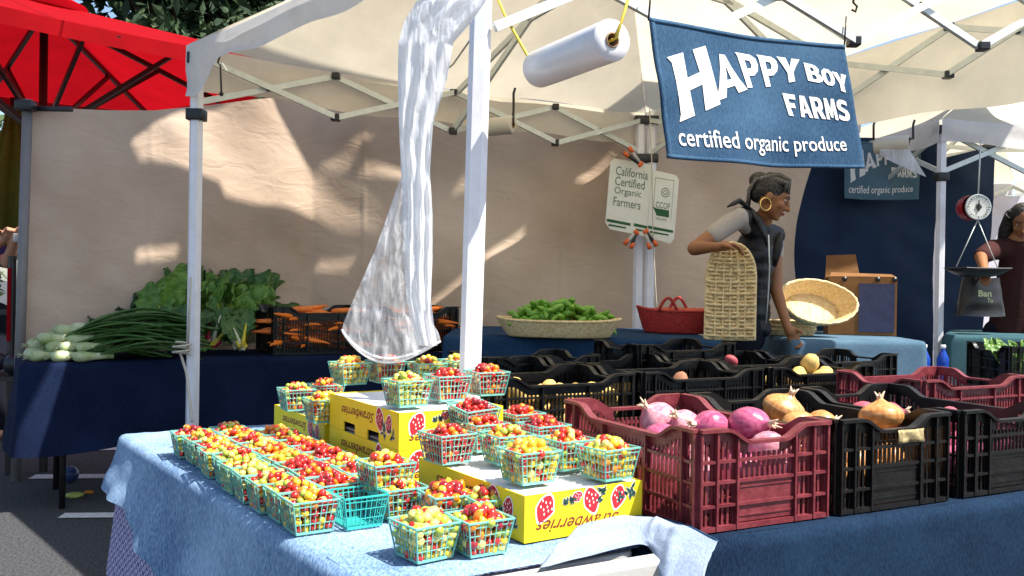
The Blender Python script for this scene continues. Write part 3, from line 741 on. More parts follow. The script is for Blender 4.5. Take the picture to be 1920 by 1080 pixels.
def new_crate(label, m, group):
    t = thing('plastic_crate', label, 'crate', (0, 0, 0), group)
    def ch(name, me, loc, rz):
        o = bpy.data.objects.new(name, me); COL.objects.link(o); o.parent = t; o.location = loc; o.rotation_euler = (0, 0, rz)
        o.material_slots[0].link = 'OBJECT'; o.material_slots[0].material = m; return o
    ch('short_side', MA, (0, 0, 0), 0); ch('short_side', MA, (CRS, CRL, 0), PI)
    ch('long_side', MBm, (0, CRL, 0), -PI / 2); ch('long_side', MBm, (CRS, 0, 0), PI / 2); ch('base', MC, (0, 0, 0), 0)
    return t
blk = new_crate('black crate with a torn paper tag on its end, holding brown onions', cratebl, 'plastic crates of onions and potatoes')
red = new_crate('maroon crate of pink onions at the front of the crate table', cratered, 'plastic crates of onions and potatoes')
CRZ = ZT + .004
place(red, CP + Vector((0, 0, CRZ)), R(27))
cB = CP + CU * .435 - CV * .005; place(blk, cB + Vector((0, 0, CRZ)), R(27))
cC = CP + CU * .90; 
def crate(label, p, rz, m='b', z=CRZ, sx=1):
    o = copy_tree(blk if m == 'b' else red); o['label'] = label; place(o, Vector((p.x, p.y, z)), rz); return o
crate('black crate of small red onions at the right edge of the photo', cC, R(27))
Q = Vector((-.065, 3.15, 0)); LY = R(27) + PI / 2    # long side towards the camera
def qq(i, j): return Q + CU * (.635 * i + .59) + CV * (.425 * j)
crate('black crate of yellow potatoes directly behind the strawberry boxes', qq(0, 0), LY)
crate('black crate holding one brown potato, directly behind the maroon onion crate', qq(1, 0), LY)
crate('black crate behind the brown onion crate, a pale potato on its right rim', qq(2, 0), LY)
crate('empty black crate behind the yellow potatoes, closest to the white canopy pole', qq(0, 1), LY)
crate('empty black crate in the second row, in front of the red wicker basket', qq(1, 1), LY)
crate('black crate holding one red potato, in front of the dusty blue table', qq(2, 1), LY)
crate('maroon crate half hidden behind the black crates at the right edge', Vector((1.50, 3.30, 0)) + CU * .59, LY, 'r')
crate('empty black crate below the woman and her wicker tray', qq(2, 2) - CU * .10 - CV * .06, LY, z=CRZ + .045)
crate('empty black crate in the last row under the pepper basket', qq(0, 2) + CU * .35 - CV * .06, LY)
crate('black crate at the right behind the second maroon crate', qq(3, 1) + CU * .02, LY)
# paper tag on the black crate
tg = MB(); tp = cB + CU * .19 + Vector((0, 0, CRZ + .168)) - CV * .014
tg.grid(lambda u, v: tp + CU * (.10 * u) + Vector((0, 0, .034 * v)) - CV * (.004 + .003 * math.sin(u * 9 + v * 3)), 10, 4)
tgo = tg.build('paper_tag', mat('stained paper', (0.55, 0.45, 0.22), .8, .2, col2=(.12, .08, .04), vscale=60), solid=.0006); attach(tgo, blk)
tgo.parent = blk; tgo.matrix_parent_inverse = (Matrix.Translation(cB + Vector((0, 0, CRZ))) @ Matrix.Rotation(R(27), 4, 'Z')).inverted()
tgo['label'] = 'stained torn paper tag'

# ---------------------------------------------------------------- strawberry boxes
BW, BL, BH = .335, .5, .103
def strawberry(mb, fn, cx, cy, r, ang=0):
    """printed berry: white outline, red body, pale seeds, dark leaves; fn maps box face metres to world with a layer height"""
    def sh(s, lay):
        pts = []
        for k in range(20):
            a = 2 * PI * k / 20; rr_ = 1 + .12 * math.cos(a) - .16 * abs(math.sin(a * 1.0)) * (1 if math.cos(a) < 0 else 0)
            x = math.sin(a) * .82 * rr_; y = math.cos(a) * rr_ * 1.05
            if y > 0: x *= 1 - .42 * y
            ca, sa = math.cos(ang), math.sin(ang)
            pts.append(fn(cx + r * s * (x * ca - y * sa), cy + r * s * (x * sa + y * ca), lay))
        return pts
    mb.cur = 0; mb.poly(sh(1.16, 1)); mb.cur = 1; mb.poly(sh(1, 2))
    mb.cur = 0
    for k in range(9):
        a = k * 2.4; q = .62 * math.sqrt((k + .5) / 9); x = cx + r * q * math.cos(a); y = cy + r * q * math.sin(a); e = r * .07
        mb.poly([fn(x - e, y, 3), fn(x, y - e * 1.8, 3), fn(x + e, y, 3), fn(x, y + e * 1.8, 3)])
def leaf_print(mb, fn, cx, cy, r, seed):
    rr = random.Random(seed)
    for k in range(7):
        a = rr.random() * 2 * PI; L = r * rr.uniform(.8, 1.4); w = r * .34; x0 = cx + rr.uniform(-.6, .6) * r; y0 = cy + rr.uniform(-.6, .6) * r
        for s, lay, ci in ((1.35, 1, 0), (1, 3, 2)):
            c_, s_ = math.cos(a), math.sin(a); o = []
            for (t, ww) in ((-.08 * s, 0), (.35, w * s), (1 + .12 * (s - 1), 0), (.35, -w * s)): o.append(fn(x0 + c_ * t * L - s_ * ww * .7, y0 + s_ * t * L + c_ * ww * .7, lay))
            mb.cur = ci; mb.poly(o)
def card_box(label, p, z, slots=False, topopen=True):
    """upturned fruit tray: local x = short end (along U), local y = long side (along V)"""
    t = thing('fruit_box', label, 'cardboard box', (0, 0, 0), 'yellow strawberry boxes')
    e = .004; mb = MB()
    mb.box((BW / 2, e / 2, BH / 2), (BW, e, BH)); mb.box((BW / 2, BL - e / 2, BH / 2), (BW, e, BH))
    mb.box((BW - e / 2, BL / 2, BH / 2), (e, BL - 2 * e, BH))
    lowz = .030
    mb.box((e / 2, BL / 2, (BH + lowz) / 2), (e, BL - 2 * e, BH - lowz))
    segs = [(e, .13), (.21, .30), (.385, BL - e)] if slots else [(e, BL - e)]
    for a, b in segs: mb.box((e / 2, (a + b) / 2, lowz / 2), (e, b - a, lowz))
    wl_ = mb.build('box_wall', yellowbox, t, smooth=False)
    mb = MB(); mb.box((BW / 2, BL / 2, BH - .006), (BW - 2 * e - .001, BL - 2 * e - .001, .006)); mb.build('top_panel', whitecard, t, smooth=False)
    mb = MB(); mb.box((BW / 2, BL / 2, .008), (BW - .02, BL - .02, .006)); mb.build('inner_panel', innercard, t, smooth=False)
    pr = MB()
    lay = [0, .0006, .0011, .0016]
    def fe(x, y, k): return Vector((x, -lay[k], BH - y))          # end face: x along U, y from top
    def fs(x, y, k): return Vector((-lay[k], x, BH - y))          # long face: x = distance from the front corner, y from top
    # end face: berries along the top edge, upside-down lettering below
    leaf_print(pr, fe, .115, .022, .017, 1); leaf_print(pr, fe, .212, .020, .017, 2); leaf_print(pr, fe, .300, .022, .018, 3); leaf_print(pr, fe, .27, .026, .014, 8)
    strawberry(pr, fe, .055, .030, .030, .5); strawberry(pr, fe, .182, .026, .029, -.3); strawberry(pr, fe, .262, .028, .026, .3); strawberry(pr, fe, .143, .016, .015, 1.2)
    ps = MB(); leaf_print(ps, fs, .090, .060, .019, 4); leaf_print(ps, fs, .045, .070, .017, 5)
    strawberry(ps, fs, .125, .030, .032, .25); strawberry(ps, fs, .064, .038, .025, -.2)
    pr.build('berry_print', [whiteink, redink, darkink], wl_, smooth=False); ps.build('berry_print', [whiteink, redink, darkink], wl_, smooth=False)
    lt_ = MB()
    put_text(lt_, 'Strawberries', lambda u, v: fe(.030 + .235 * (1 - u), .058 + .030 * v + .007 * (1 - u), 1), .012, .45)
    lt_.build('lettering', brownink, wl_, smooth=False); lt_ = MB()
    put_text(lt_, 'Strawberries', lambda u, v: fs(.165 + .24 * u, .022 + .030 * v + .004 * u, 1), .012, .35)
    lt_.build('lettering', brownink, wl_, smooth=False)
    place(t, Vector((p.x, p.y, z)), math.atan2(U.y, U.x)); return t
BX = Vector((0.035, 1.965, 0)); bz = ZT + .004
card_box('yellow strawberry box nearest the camera, pint baskets on its white top', BX, bz)
SX = BX + V * .605 - U * .008
card_box('lower yellow strawberry box of the pair stacked beneath the tallest pint baskets', SX, bz)
card_box('upper yellow strawberry box of the stacked pair, with dark hand slots', SX, bz + BH + .001, True)
FX = BX + V * 1.17
card_box('yellow strawberry box at the back beside the stacked pair', FX, bz)

# ---------------------------------------------------------------- pint baskets and tomatoes
PB, PT, PH = .041, .054, .074
def basket_mb():
    lat, rim, bas = MB(), MB(), MB()
    def pt(side, s, z):
        w = lerp(PB, PT, z / PH); x = s * w
        return [Vector((x, -w, z)), Vector((w, x, z)), Vector((-x, w, z)), Vector((-w, -x, z))][side]
    nrm = [Vector((0, -1, 0)), Vector((1, 0, 0)), Vector((0, 1, 0)), Vector((-1, 0, 0))]
    for sd_ in range(4):
        for k in range(9):
            s = lerp(-1, 1, k / 8); w = .0034 if k in (0, 8) else .0017
            lat.bar(pt(sd_, s, .001), pt(sd_, s, PH - .002), w, .0016, upv=nrm[sd_])
        for z, hh in ((.004, .005), (.024, .0018), (.046, .0018)):
            lat.bar(pt(sd_, -1, z), pt(sd_, 1, z), .0016, hh)
        for zz in (PH,): rim.bar(pt(sd_, -1.03, zz), pt(sd_, 1.03, zz), .004, .0035)
        rim.bar(pt(sd_, -1, PH - .010), pt(sd_, 1, PH - .010), .0016, .002)
    for k in range(9):
        s = lerp(-1, 1, k / 8) * PB; bas.box((s, 0, .0012), (.003, 2 * PB, .0016)); bas.box((0, s, .0014), (2 * PB, .003, .0016))
    return lat, rim, bas
_l, _r, _b = basket_mb()
bl, brm, bbs = _l.mesh('lattice', teal, False), _r.mesh('rim', teal, False), _b.mesh('base', teal, False)
def basket(label, p, rz, m=None, tilt=(0, 0)):
    t = thing('pint_basket', label, 'basket', (0, 0, 0), 'turquoise pint baskets')
    for nme, me in (('lattice', bl), ('rim', brm), ('base', bbs)):
        o = bpy.data.objects.new(nme, me); COL.objects.link(o); o.parent = t
        if m: o.material_slots[0].link = 'OBJECT'; o.material_slots[0].material = m
    place(t, p, rz, tilt[0], tilt[1]); return t
tmesh = {}
for k_ in tom:
    mb = MB(); mb.sphere((0, 0, 0), 1, 14, 10, fn=lambda p: Vector((p.x * (1 + .0), p.y, p.z * .94 - .10 * math.exp(-((p.x ** 2 + p.y ** 2) / .03)) * (1 if p.z > 0 else 0)))); tmesh[k_] = mb.mesh('tomato', tom[k_])
pear = {}
for k_ in ('yellow', 'orange'):
    mb = MB(); mb.sphere((0, 0, 0), 1, 12, 9, fn=lambda p: Vector((p.x * (.92 - .28 * max(0, p.z)), p.y * (.92 - .28 * max(0, p.z)), p.z * 1.28))); pear[k_] = mb.mesh('tomato', tom[k_])
MIX = {'mixed': ['red', 'yellow', 'orange', 'pale yellow', 'dark red', 'green', 'red'], 'red': ['red', 'red', 'red', 'dark red', 'orange'], 'orange': ['orange', 'orange', 'yellow', 'red', 'red', 'dark red'],
       'yellow': ['yellow', 'pale yellow', 'yellow', 'orange', 'green', 'red'], 'pale': ['pale yellow', 'yellow', 'pale yellow', 'green', 'red', 'green'], 'warm': ['orange', 'yellow', 'red', 'red', 'pale yellow', 'green', 'dark red']}
TOM = []        # (distance, colour, pear?, position, radius, basket phrase)
def fill(p, rz, mix, phrase, heap=1.0, rs=.0098, fullness=1.0):
    rr = random.Random(int(p.x * 9173 + p.y * 3719)); ca, sa = math.cos(rz), math.sin(rz)
    def put(x, y, z, r, heapt):
        q = Vector((p.x + x * ca - y * sa, p.y + x * sa + y * ca, p.z + z)); c_ = rr.choice(MIX[mix])
        TOM.append((q, c_, c_ in pear and rr.random() < .25, r, phrase, heapt, rr.random()))
    for L, z in enumerate((.0115, .029, .046, .063)):
        w = lerp(PB, PT, z / PH) - rs * .86
        for i in range(5):
            for j in range(5):
                if 0 < i < 4 and 0 < j < 4 and L < 3: continue
                r = rs * rr.uniform(.80, 1.18)
                put(lerp(-w, w, i / 4) + rr.uniform(-.003, .003) * (0 < i < 4), lerp(-w, w, j / 4) + rr.uniform(-.003, .003) * (0 < j < 4), z + rr.uniform(-.003, .003), r, L == 3)
    for n_, w, z in ((5.2, .045, .076), (3.6, .030, .087 * (.92 + .08 * heap))):
        m_ = int(n_ * n_ * heap + .5)
        for k in range(m_):
            a = k * 2.399 + rr.random() * .5; q = math.sqrt((k + .4) / m_) * w * 1.12
            put(q * math.cos(a), q * math.sin(a), z - .009 * (q / .046) ** 2 + rr.uniform(-.003, .004), rs * rr.uniform(.9, 1.18), True)
YB = math.atan2(U.y, U.x)
rb = random.Random(21)
def pint(px, py, z, mix, phrase, heap=1.0, tilt=(0, 0), rs=.0093, wpos=None):
    rs *= 1.02
    p = wpos if wpos else G(px, py, z); p = Vector((p.x, p.y, z + .004)); rz = YB + rb.uniform(-.09, .09)
    lab = 'turquoise pint basket of %s' % phrase
    basket(lab, p, rz, None, tilt); fill(p, rz, mix, phrase, heap, rs)
O = Vector((-.455, 2.05, 0))
def cell(c, k): return O + U * (.116 * c) + V * (.1125 * k)
z0 = ZT
# outer row along the table edge, front to back, then the inner rows
edge = [('mixed', 'mixed tomatoes, left of the empty basket'), ('mixed', 'mixed tomatoes, second from the empty basket along the edge'), ('mixed', 'pink and pale tomatoes, third along the table edge'),
        ('pale', 'pale tomatoes, fourth along the table edge'), ('pale', 'pale tomatoes, fifth along the table edge'), ('warm', 'orange and pale tomatoes, sixth along the table edge'),
        ('yellow', 'yellow tomatoes, seventh along the table edge'), ('warm', 'red and yellow tomatoes, eighth along the table edge'), ('mixed', 'mixed tomatoes, next to last along the table edge'), ('warm', 'orange tomatoes at the far end of the table edge')]
for k, (mx_, ph) in enumerate(edge): pint(0, 0, z0, mx_, ph, .8 + .3 * rb.random(), wpos=cell(0, k) + U * rb.uniform(-.012, .008) + V * rb.uniform(-.003, .003))
mid = {1: ('red', 'small red tomatoes just behind the empty basket'), 2: ('red', 'glossy red tomatoes in the middle of the table'), 3: ('red', 'red tomatoes second behind the empty basket'), 4: ('yellow', 'yellow tomatoes in the middle row'), 5: ('orange', 'orange tomatoes midway along the middle row'),
       6: ('yellow', 'yellow and green tomatoes in the middle row'), 7: ('orange', 'large orange tomatoes heaped near the back'), 8: ('orange', 'small orange tomatoes near the back'), 9: ('warm', 'orange and red tomatoes at the far end of the middle row')}
for k, (mx_, ph) in mid.items(): pint(0, 0, z0, mx_, ph, 1.0, wpos=cell(1, k) + V * .02)
inn = {0: ('mixed', 'mixed tomatoes right of the empty basket'), 1: ('mixed', 'yellow and red tomatoes beside the near box'), 2: ('red', 'dark red tomatoes beside the near box'), 3: ('warm', 'mixed small tomatoes against the near box'), 4: ('red', 'red tomatoes against the stacked boxes'),
       5: ('red', 'crimson tomatoes by the stacked boxes'), 6: ('warm', 'orange and crimson tomatoes by the stacked boxes'), 7: ('mixed', 'mixed tomatoes below the rear strawberry box'), 8: ('orange', 'yellow orange tomatoes below the rear strawberry box')}
for k, (mx_, ph) in inn.items(): pint(0, 0, z0, mx_, ph, .9, wpos=cell(2, k) + V * .01)
pint(795, 1046, z0, 'pale', 'big pale and orange tomatoes, foremost on the table', 1.1, rs=.0108)
pint(897, 1036, z0, 'warm', 'big yellow and orange tomatoes, right of the foremost basket', 1.1, rs=.0108)
pint(838, 985, z0, 'orange', 'large orange tomatoes behind the two foremost baskets', 1.2, rs=.0122)
pint(915, 992, z0, 'mixed', 'pink and green tomatoes beside the near strawberry box', 1.1, rs=.0104)
pint(722, 925, z0 + .055, 'mixed', 'pink and orange tomatoes raised above the empty basket', 1.0, rs=.0104)
basket('empty bright turquoise pint basket at the front table edge', cell(1, 0) - V * .012 + Vector((0, 0, z0 + .004)), YB, tealbright)
z1 = ZT + BH + .006
pint(838, 868, z1, 'red', 'red tomatoes at the rear corner of the near box', 1.0)
pint(905, 845, z1, 'red', 'red tomatoes in the middle of the near box', 1.0)
pint(990, 905, z1, 'yellow', 'yellow and green tomatoes at the front of the near box', 1.1, rs=.0104)
pint(1062, 880, z1, 'warm', 'orange tomatoes behind the front basket of the near box', 1.0)
pint(1138, 898, z1, 'yellow', 'yellow and red tomatoes at the right end of the near box', 1.1, rs=.0104)
pint(950, 870, z1, 'warm', 'red and yellow tomatoes beside the near box centre', 1.2)
pint(1018, 848, z1, 'red', 'bright red tomatoes at the back of the near box', 1.2)
pint(975, 822, z1, 'red', 'deep red tomatoes farthest back on the near box', 1.0)
pint(887, 812, z1 + .04, 'red', 'red tomatoes tilted up against the stacked boxes', .45, (.12, -.06))
pint(555, 770, z1, 'warm', 'mixed tomatoes at the far end of the rear box', 1.0)
pint(606, 792, z1, 'yellow', 'yellow tomatoes at the near end of the rear box', 1.0)
pint(610, 760, z1, 'orange', 'orange tomatoes behind on the rear box', 1.0)
z2 = ZT + 2 * BH + .007
pint(655, 722, z2, 'yellow', 'yellow and red tomatoes at the top left of the stack', 1.1)
pint(722, 718, z2, 'orange', 'small orange tomatoes at the back of the stack', 1.2)
pint(762, 763, z2, 'pale', 'pale mixed tomatoes at the front corner of the stack', 1.0)
pint(838, 752, z2, 'red', 'red tomatoes in the middle of the stack top', 1.0)
pint(912, 742, z2, 'red', 'bright red tomatoes at the right end of the stack', 1.1)
pint(800, 722, z2, 'yellow', 'yellow green tomatoes at the back of the stack', .9)
pint(858, 715, z2, 'pale', 'pale yellow tomatoes in front of the white pole', .9)
# the tomatoes: the ones that show largest one by one, the rest as one mass
calm = mat('tomato calyx', (.05, .14, .02), .6, .3)
cal = MB()
for k in range(5):
    a = 2 * PI * k / 5; c_, s_ = math.cos(a), math.sin(a)
    cal.add([(0, 0, .87), (.18 * c_ - .08 * s_, .18 * s_ + .08 * c_, .90), (.55 * c_, .55 * s_, .86), (.18 * c_ + .08 * s_, .18 * s_ - .08 * c_, .90)], [(0, 1, 2, 3)])
cal.tube([(0, 0, .86), (.05, 0, 1.12)], .05, 5); calme = cal.mesh('calyx', calm, False)
camp = Vector((0, 0, CAMZ))
TOM.sort(key=lambda t: (t[0] - camp).length / t[3] * (1 if t[5] else 1.22))
for q, c_, pr_, r, ph, hp, rn in TOM[:292]:
    o = bpy.data.objects.new('cherry_tomato', pear[c_] if pr_ else tmesh[c_]); COL.objects.link(o)
    o.location = q; o.scale = (r, r, r); o.rotation_euler = (rn * 1.1 - .5, rn * 2.3 % 1 - .5, rn * 6)
    if rn < .16:
        k_ = bpy.data.objects.new('calyx', calme); COL.objects.link(k_); k_.parent = o
    short = ph.split(' tomatoes', 1)[1].strip(' ,')
    tag(o, '%s cherry tomato in the pint basket %s' % (c_, short), 'tomato', 'cherry tomatoes in the pint baskets')
mb = MB(); tk = list(tom.keys())
for q, c_, pr_, r, ph, hp, rn in TOM[292:]:
    mb.cur = tk.index(c_); mb.sphere(q, (r, r, r * (1.2 if pr_ else .95)), 8, 5)
o = mb.build('cherry_tomatoes', [tom[k] for k in tk]); tag(o, 'remaining small red, orange and yellow tomatoes filling the pint baskets', 'tomatoes', kind='stuff')
# ---------------------------------------------------------------- onions, potatoes
def onion(name, label, p, r, m, rz=0, tiltx=0, long=1.0, tip=True, group=None):
    t = thing(name, label, name.split('_')[-1], (0, 0, 0), group); mb = MB()
    pr = []
    ctl = [(0.001, -.84), (.25, -.82), (.55, -.70), (.82, -.46), (.97, -.15), (1, .10), (.93, .36), (.76, .58), (.52, .75), (.32, .86), (.19, .98), (.12, 1.10), (.09, 1.2)]
    for a_, b_ in zip(ctl, ctl[1:]):
        for k in range(3): pr.append((lerp(a_[0], b_[0], k / 3) * r, lerp(a_[1], b_[1], k / 3) * r * long))
    pr.append((.08 * r, 1.2 * r * long)); mb.lathe(pr, n=30)
    for v in mb.v:
        a = math.atan2(v.y, v.x); k = 1 + .012 * math.sin(9 * a) + .045 * math.sin(2 * a + rz * 3) + .03 * math.sin(3 * a + rz); v.x *= k; v.y *= k
    mb.build('bulb', m, t)
    if tip:
        mb = MB()
        for k in range(6):
            a = k * 1.05; mb.tube([(0.003 * math.cos(a), .003 * math.sin(a), r * .92 * long), (.006 * math.cos(a), .006 * math.sin(a), r * 1.2 * long), (.013 * math.cos(a) + .004 * math.sin(k * 3), .013 * math.sin(a), r * (1.3 + .1 * (k % 3)) * long)], [.006, .0045, .001], 5)
        mb.build('neck', onionskin, t); mb = MB()
        for k in range(8):
            a = k * .8; mb.tube([(0, 0, -r * .80 * long), (.008 * math.cos(a), .008 * math.sin(a), -r * .92 * long)], [.0012, .0006], 4)
        mb.build('root_hairs', onionskin, t)
    place(t, p, rz, tiltx); return t
def cpos(base, u, v, z): return base + CU * u + CV * v + Vector((0, 0, CRZ + z))
og = 'red onions in the maroon crate'
onion('red_onion', 'largest glossy magenta onion in the front maroon crate', cpos(CP, .325, .20, .200), .052, onionm, R(35), R(80), 1.3, group=og)
onion('red_onion', 'smooth magenta onion left of the largest onion in the maroon crate', cpos(CP, .245, .25, .195), .043, onionm, R(-65), R(82), 1.35, group=og)
onion('red_onion', 'pale pink onion with dry upright neck in the maroon crate', cpos(CP, .155, .36, .195), .054, onionlight, R(-60), R(48), 1.15, group=og)
onion('red_onion', 'pink onion with a white tip, mid left in the maroon crate', cpos(CP, .20, .31, .185), .046, onionlight, R(-40), R(55), 1.25, group=og)
onion('red_onion', 'pink onion lying low against the left side of the maroon crate', cpos(CP, .09, .27, .165), .046, onionm, R(10), R(85), 1.2, group=og)
onion('red_onion', 'dull pink onion half under the largest one in the maroon crate', cpos(CP, .30, .10, .152), .048, onionlight, R(80), R(85), 1.2, group=og)
ro = random.Random(5)
for k in range(9):
    onion('red_onion', 'buried pink onion seen through the slats of the front maroon crate', cpos(CP, .07 + .13 * (k % 3), .08 + .18 * (k // 3), .075 + .03 * (k % 2)), .057, onionm if k % 2 else onionlight, ro.random() * 6, R(70), 1.1, False, og)
bg_ = 'brown onions in the tagged crate'
onion('brown_onion', 'round brown onion with a dry papery neck at the front of the tagged crate', cpos(cB, .325, .15, .208), .062, oniony, R(15), R(-10), .76, group=bg_)
onion('brown_onion', 'tall tan onion at the back left of the tagged crate', cpos(cB, .20, .40, .200), .064, oniony, R(60), R(24), .80, group=bg_)
onion('brown_onion', 'flat tan onion in front of the tall one, left in the tagged crate', cpos(cB, .11, .25, .172), .052, oniony, R(10), R(80), .9, group=bg_)
onion('brown_onion', 'tan onion lying low mid way along the tagged crate', cpos(cB, .22, .27, .165), .050, oniony, R(120), R(75), 1.1, group=bg_)
for k in range(6): onion('brown_onion', 'buried tan onion low in the tagged crate', cpos(cB, .08 + .12 * (k % 3), .12 + .28 * (k // 3), .08), .058, oniony, k, R(70), 1.0, False, bg_)
rg = 'small red onions in the right black crate'
for k, (u, v, z, lab) in enumerate(((.07, .40, .17, 'small dark red onion at the far left of the right black crate'), (.13, .34, .17, 'small red onion beside the far left one in the right black crate'), (.12, .18, .165, 'small red onion at the left wall of the right black crate'), (.28, .25, .16, 'small red onion in the middle of the right black crate'))):
    onion('red_onion', lab, cpos(cC, u, v, z), .042, mat('small red onion', (.40, .03, .06), .35, .5, col2=(.55, .16, .2), vscale=14, stretch=(1, 1, .2)), k * 1.3, R(70), 1.0, k < 2, rg)
for k in range(8): onion('red_onion', 'buried red onion low in the right black crate', cpos(cC, .08 + .12 * (k % 3), .08 + .19 * (k // 3), .07), .055, onionm, k, R(70), 1.0, False, rg)
pmesh = []
for s in range(4):
    mb = MB(); mb.sphere((0, 0, 0), 1, 14, 10, fn=lambda p, s=s: p * (1 + .13 * nz(p.x * 1.3, p.y * 1.3, p.z * 1.3 + s * 5))); pmesh.append(mb.mesh('potato', potato))
def spud(label, p, r, k, group, m=None):
    o = bpy.data.objects.new('potato', pmesh[k % 4]); COL.objects.link(o); o.location = p; o.scale = (r * 1.25, r, r * .85); o.rotation_euler = (k, k * 1.7, k * 2.3)
    if m: o.material_slots[0].link = 'OBJECT'; o.material_slots[0].material = m
    return tag(o, label, 'potato', group)
def qpos(i, j, a, b, z, base=None): return Q + CU * (.635 * i + a) + CV * (.425 * j + b) + Vector((0, 0, CRZ + z))
pg = 'yellow potatoes in the black crates'
k = 0
for iz in range(3):
    for a in range(7):
        for b in range(2):
            k += 1; spud('buried yellow potato seen through the slats behind the strawberry boxes', qpos(0, 0, .06 + .078 * a, .06 + .12 * b, .045 + .05 * iz), .036, k, pg)
spud('yellow potato showing over the rim, left of two behind the strawberry boxes', qpos(0, 0, .12, .06, .185), .038, 1, pg)
spud('yellow potato showing over the rim, right of two behind the strawberry boxes', qpos(0, 0, .26, .06, .18), .038, 2, pg)
spud('dusty brown potato behind the maroon crate', qpos(1, 0, .22, .06, .185), .036, 3, pg, mat('brown potato', (.30, .14, .08), .8, .2, var=.2))
spud('round yellow potato sitting high on the rim behind the onion crates', qpos(2, 0, .42, .20, .225), .042, 5, pg)
spud('small yellow potato just left of the high one behind the onion crates', qpos(2, 0, .10, .05, .19), .03, 6, pg)
spud('small red skinned potato in the back crate below the dusty blue table', qpos(2, 1, .33, .2, .205), .03, 7, pg, mat('red potato', (.36, .06, .07), .6, .3, var=.2))
for k in range(6): spud('pale potato under the high one behind the onion crates', qpos(2, 0, .12 + .08 * k, .15 + .06 * (k % 2), .165), .042, k, pg)

# ---------------------------------------------------------------- left table: leeks, greens, carrots
def on_left(u, v, z=0): return L0 + LU * u + LV * v + Vector((0, 0, LZ + .003 + z))
rl = random.Random(11)
lk = [(.02, .05, 0), (.12, .00, 0), (.00, .16, 0), (.22, -.02, 0), (.05, .24, 0), (.10, .10, .04), (.02, .20, .05), (.16, .05, .045), (.08, .28, .05), (.20, .12, .085), (.10, .22, .095), (.24, .02, .045), (.18, .25, .10), (.14, .16, .13), (.06, .12, .09), (.22, .20, .14)]
names_l = ['lowest leek at the front edge of the navy table', 'second leek along the front edge of the navy table', 'leek at the table corner, low in the pile', 'low leek nearest the beet bunch', 'low leek at the back left of the pile', 'leek lying on the front low ones', 'leek sticking out farthest left above the table corner', 'thin leek in the second layer at the front', 'leek in the second layer at the back left', 'fat pale leek in the middle of the pile', 'leek above the back left ones', 'leek in the second layer pointing at the canopy leg', 'upper leek at the back of the pile', 'upper leek in the middle of the pile', 'upper left leek with a very pale end', 'topmost leek of the pile']
for (u, v, z), lab in zip(lk, names_l):
    t = thing('leek', lab, 'leek', (0, 0, 0), 'leeks piled on the navy table'); r = rl.uniform(.021, .028)
    p = on_left(u, v, z + r); d = (LU * rl.uniform(.9, 1.1) + LV * rl.uniform(.02, .32)).normalized(); n_ = Vector((-d.y, d.x, 0))
    mb = MB(); mb.tube([p, p + d * .010, p + d * .028, p + d * .055, p + d * .09, p + d * .14, p + d * .20], [r * .4, r * .95, r * 1.22, r * 1.2, r * .92, r * .74, r * .66], 12)
    for k in range(7):
        a = k * .9; mb.tube([p, p - d * .03 + n_ * (.012 * math.cos(a)) + Vector((0, 0, .012 * math.sin(a) - .006))], [.002, .0007], 4)
    mb.build('shaft', leekw, t)
    mb = MB()
    for k in range(7):
        spread = (k - 3) * .055; b0 = p + d * .13; L = rl.uniform(.42, .62); w = r * rl.uniform(.85, 1.3); droop = rl.uniform(.0, .05); rise = rl.uniform(.03, .12)
        def lf(u_, v_, b0=b0, spread=spread, L=L, w=w, rise=rise, droop=droop, n_=n_, d=d, k=k):
            q = b0 + d * (L * v_) + n_ * (spread * v_ * 1.6 + (u_ - .5) * 2 * w * (1 - .75 * v_ ** 2)) + Vector((0, 0, rise * math.sin(v_ * 2.2) - droop * v_ ** 2 * 2 + abs(u_ - .5) * w * .9))
            q.z = max(q.z, LZ + .006 + k * .001); return q
        mb.grid(lf, 2, 8)
    mb.build('leaves', leekg, t, solid=.0015)
def leaf(mb, b, d, upv, L, Wd, bend=.4, ruff=.16, seed=0, nu=8, nv=12, cup=.25):
    d = Vector(d).normalized(); s_ = d.cross(Vector(upv)).normalized(); n_ = s_.cross(d)
    def fn(u, v):
        w = Wd * (math.sin(PI * min(1, v * .92 + .05)) ** .75) * (1 + .18 * math.sin(v * 23 + seed)); x = (u - .5) * 2
        q = Vector(b) + d * (L * v * (1 - .18 * bend * v)) - n_ * (bend * L * v * v * .6) + s_ * (x * w)
        q += n_ * (cup * w * x * x + ruff * Wd * abs(x) * math.sin(v * 19 + x * 4 + seed) + .05 * Wd * nz(u * 5, v * 6, seed)); return q
    mb.grid(fn, nu, nv)
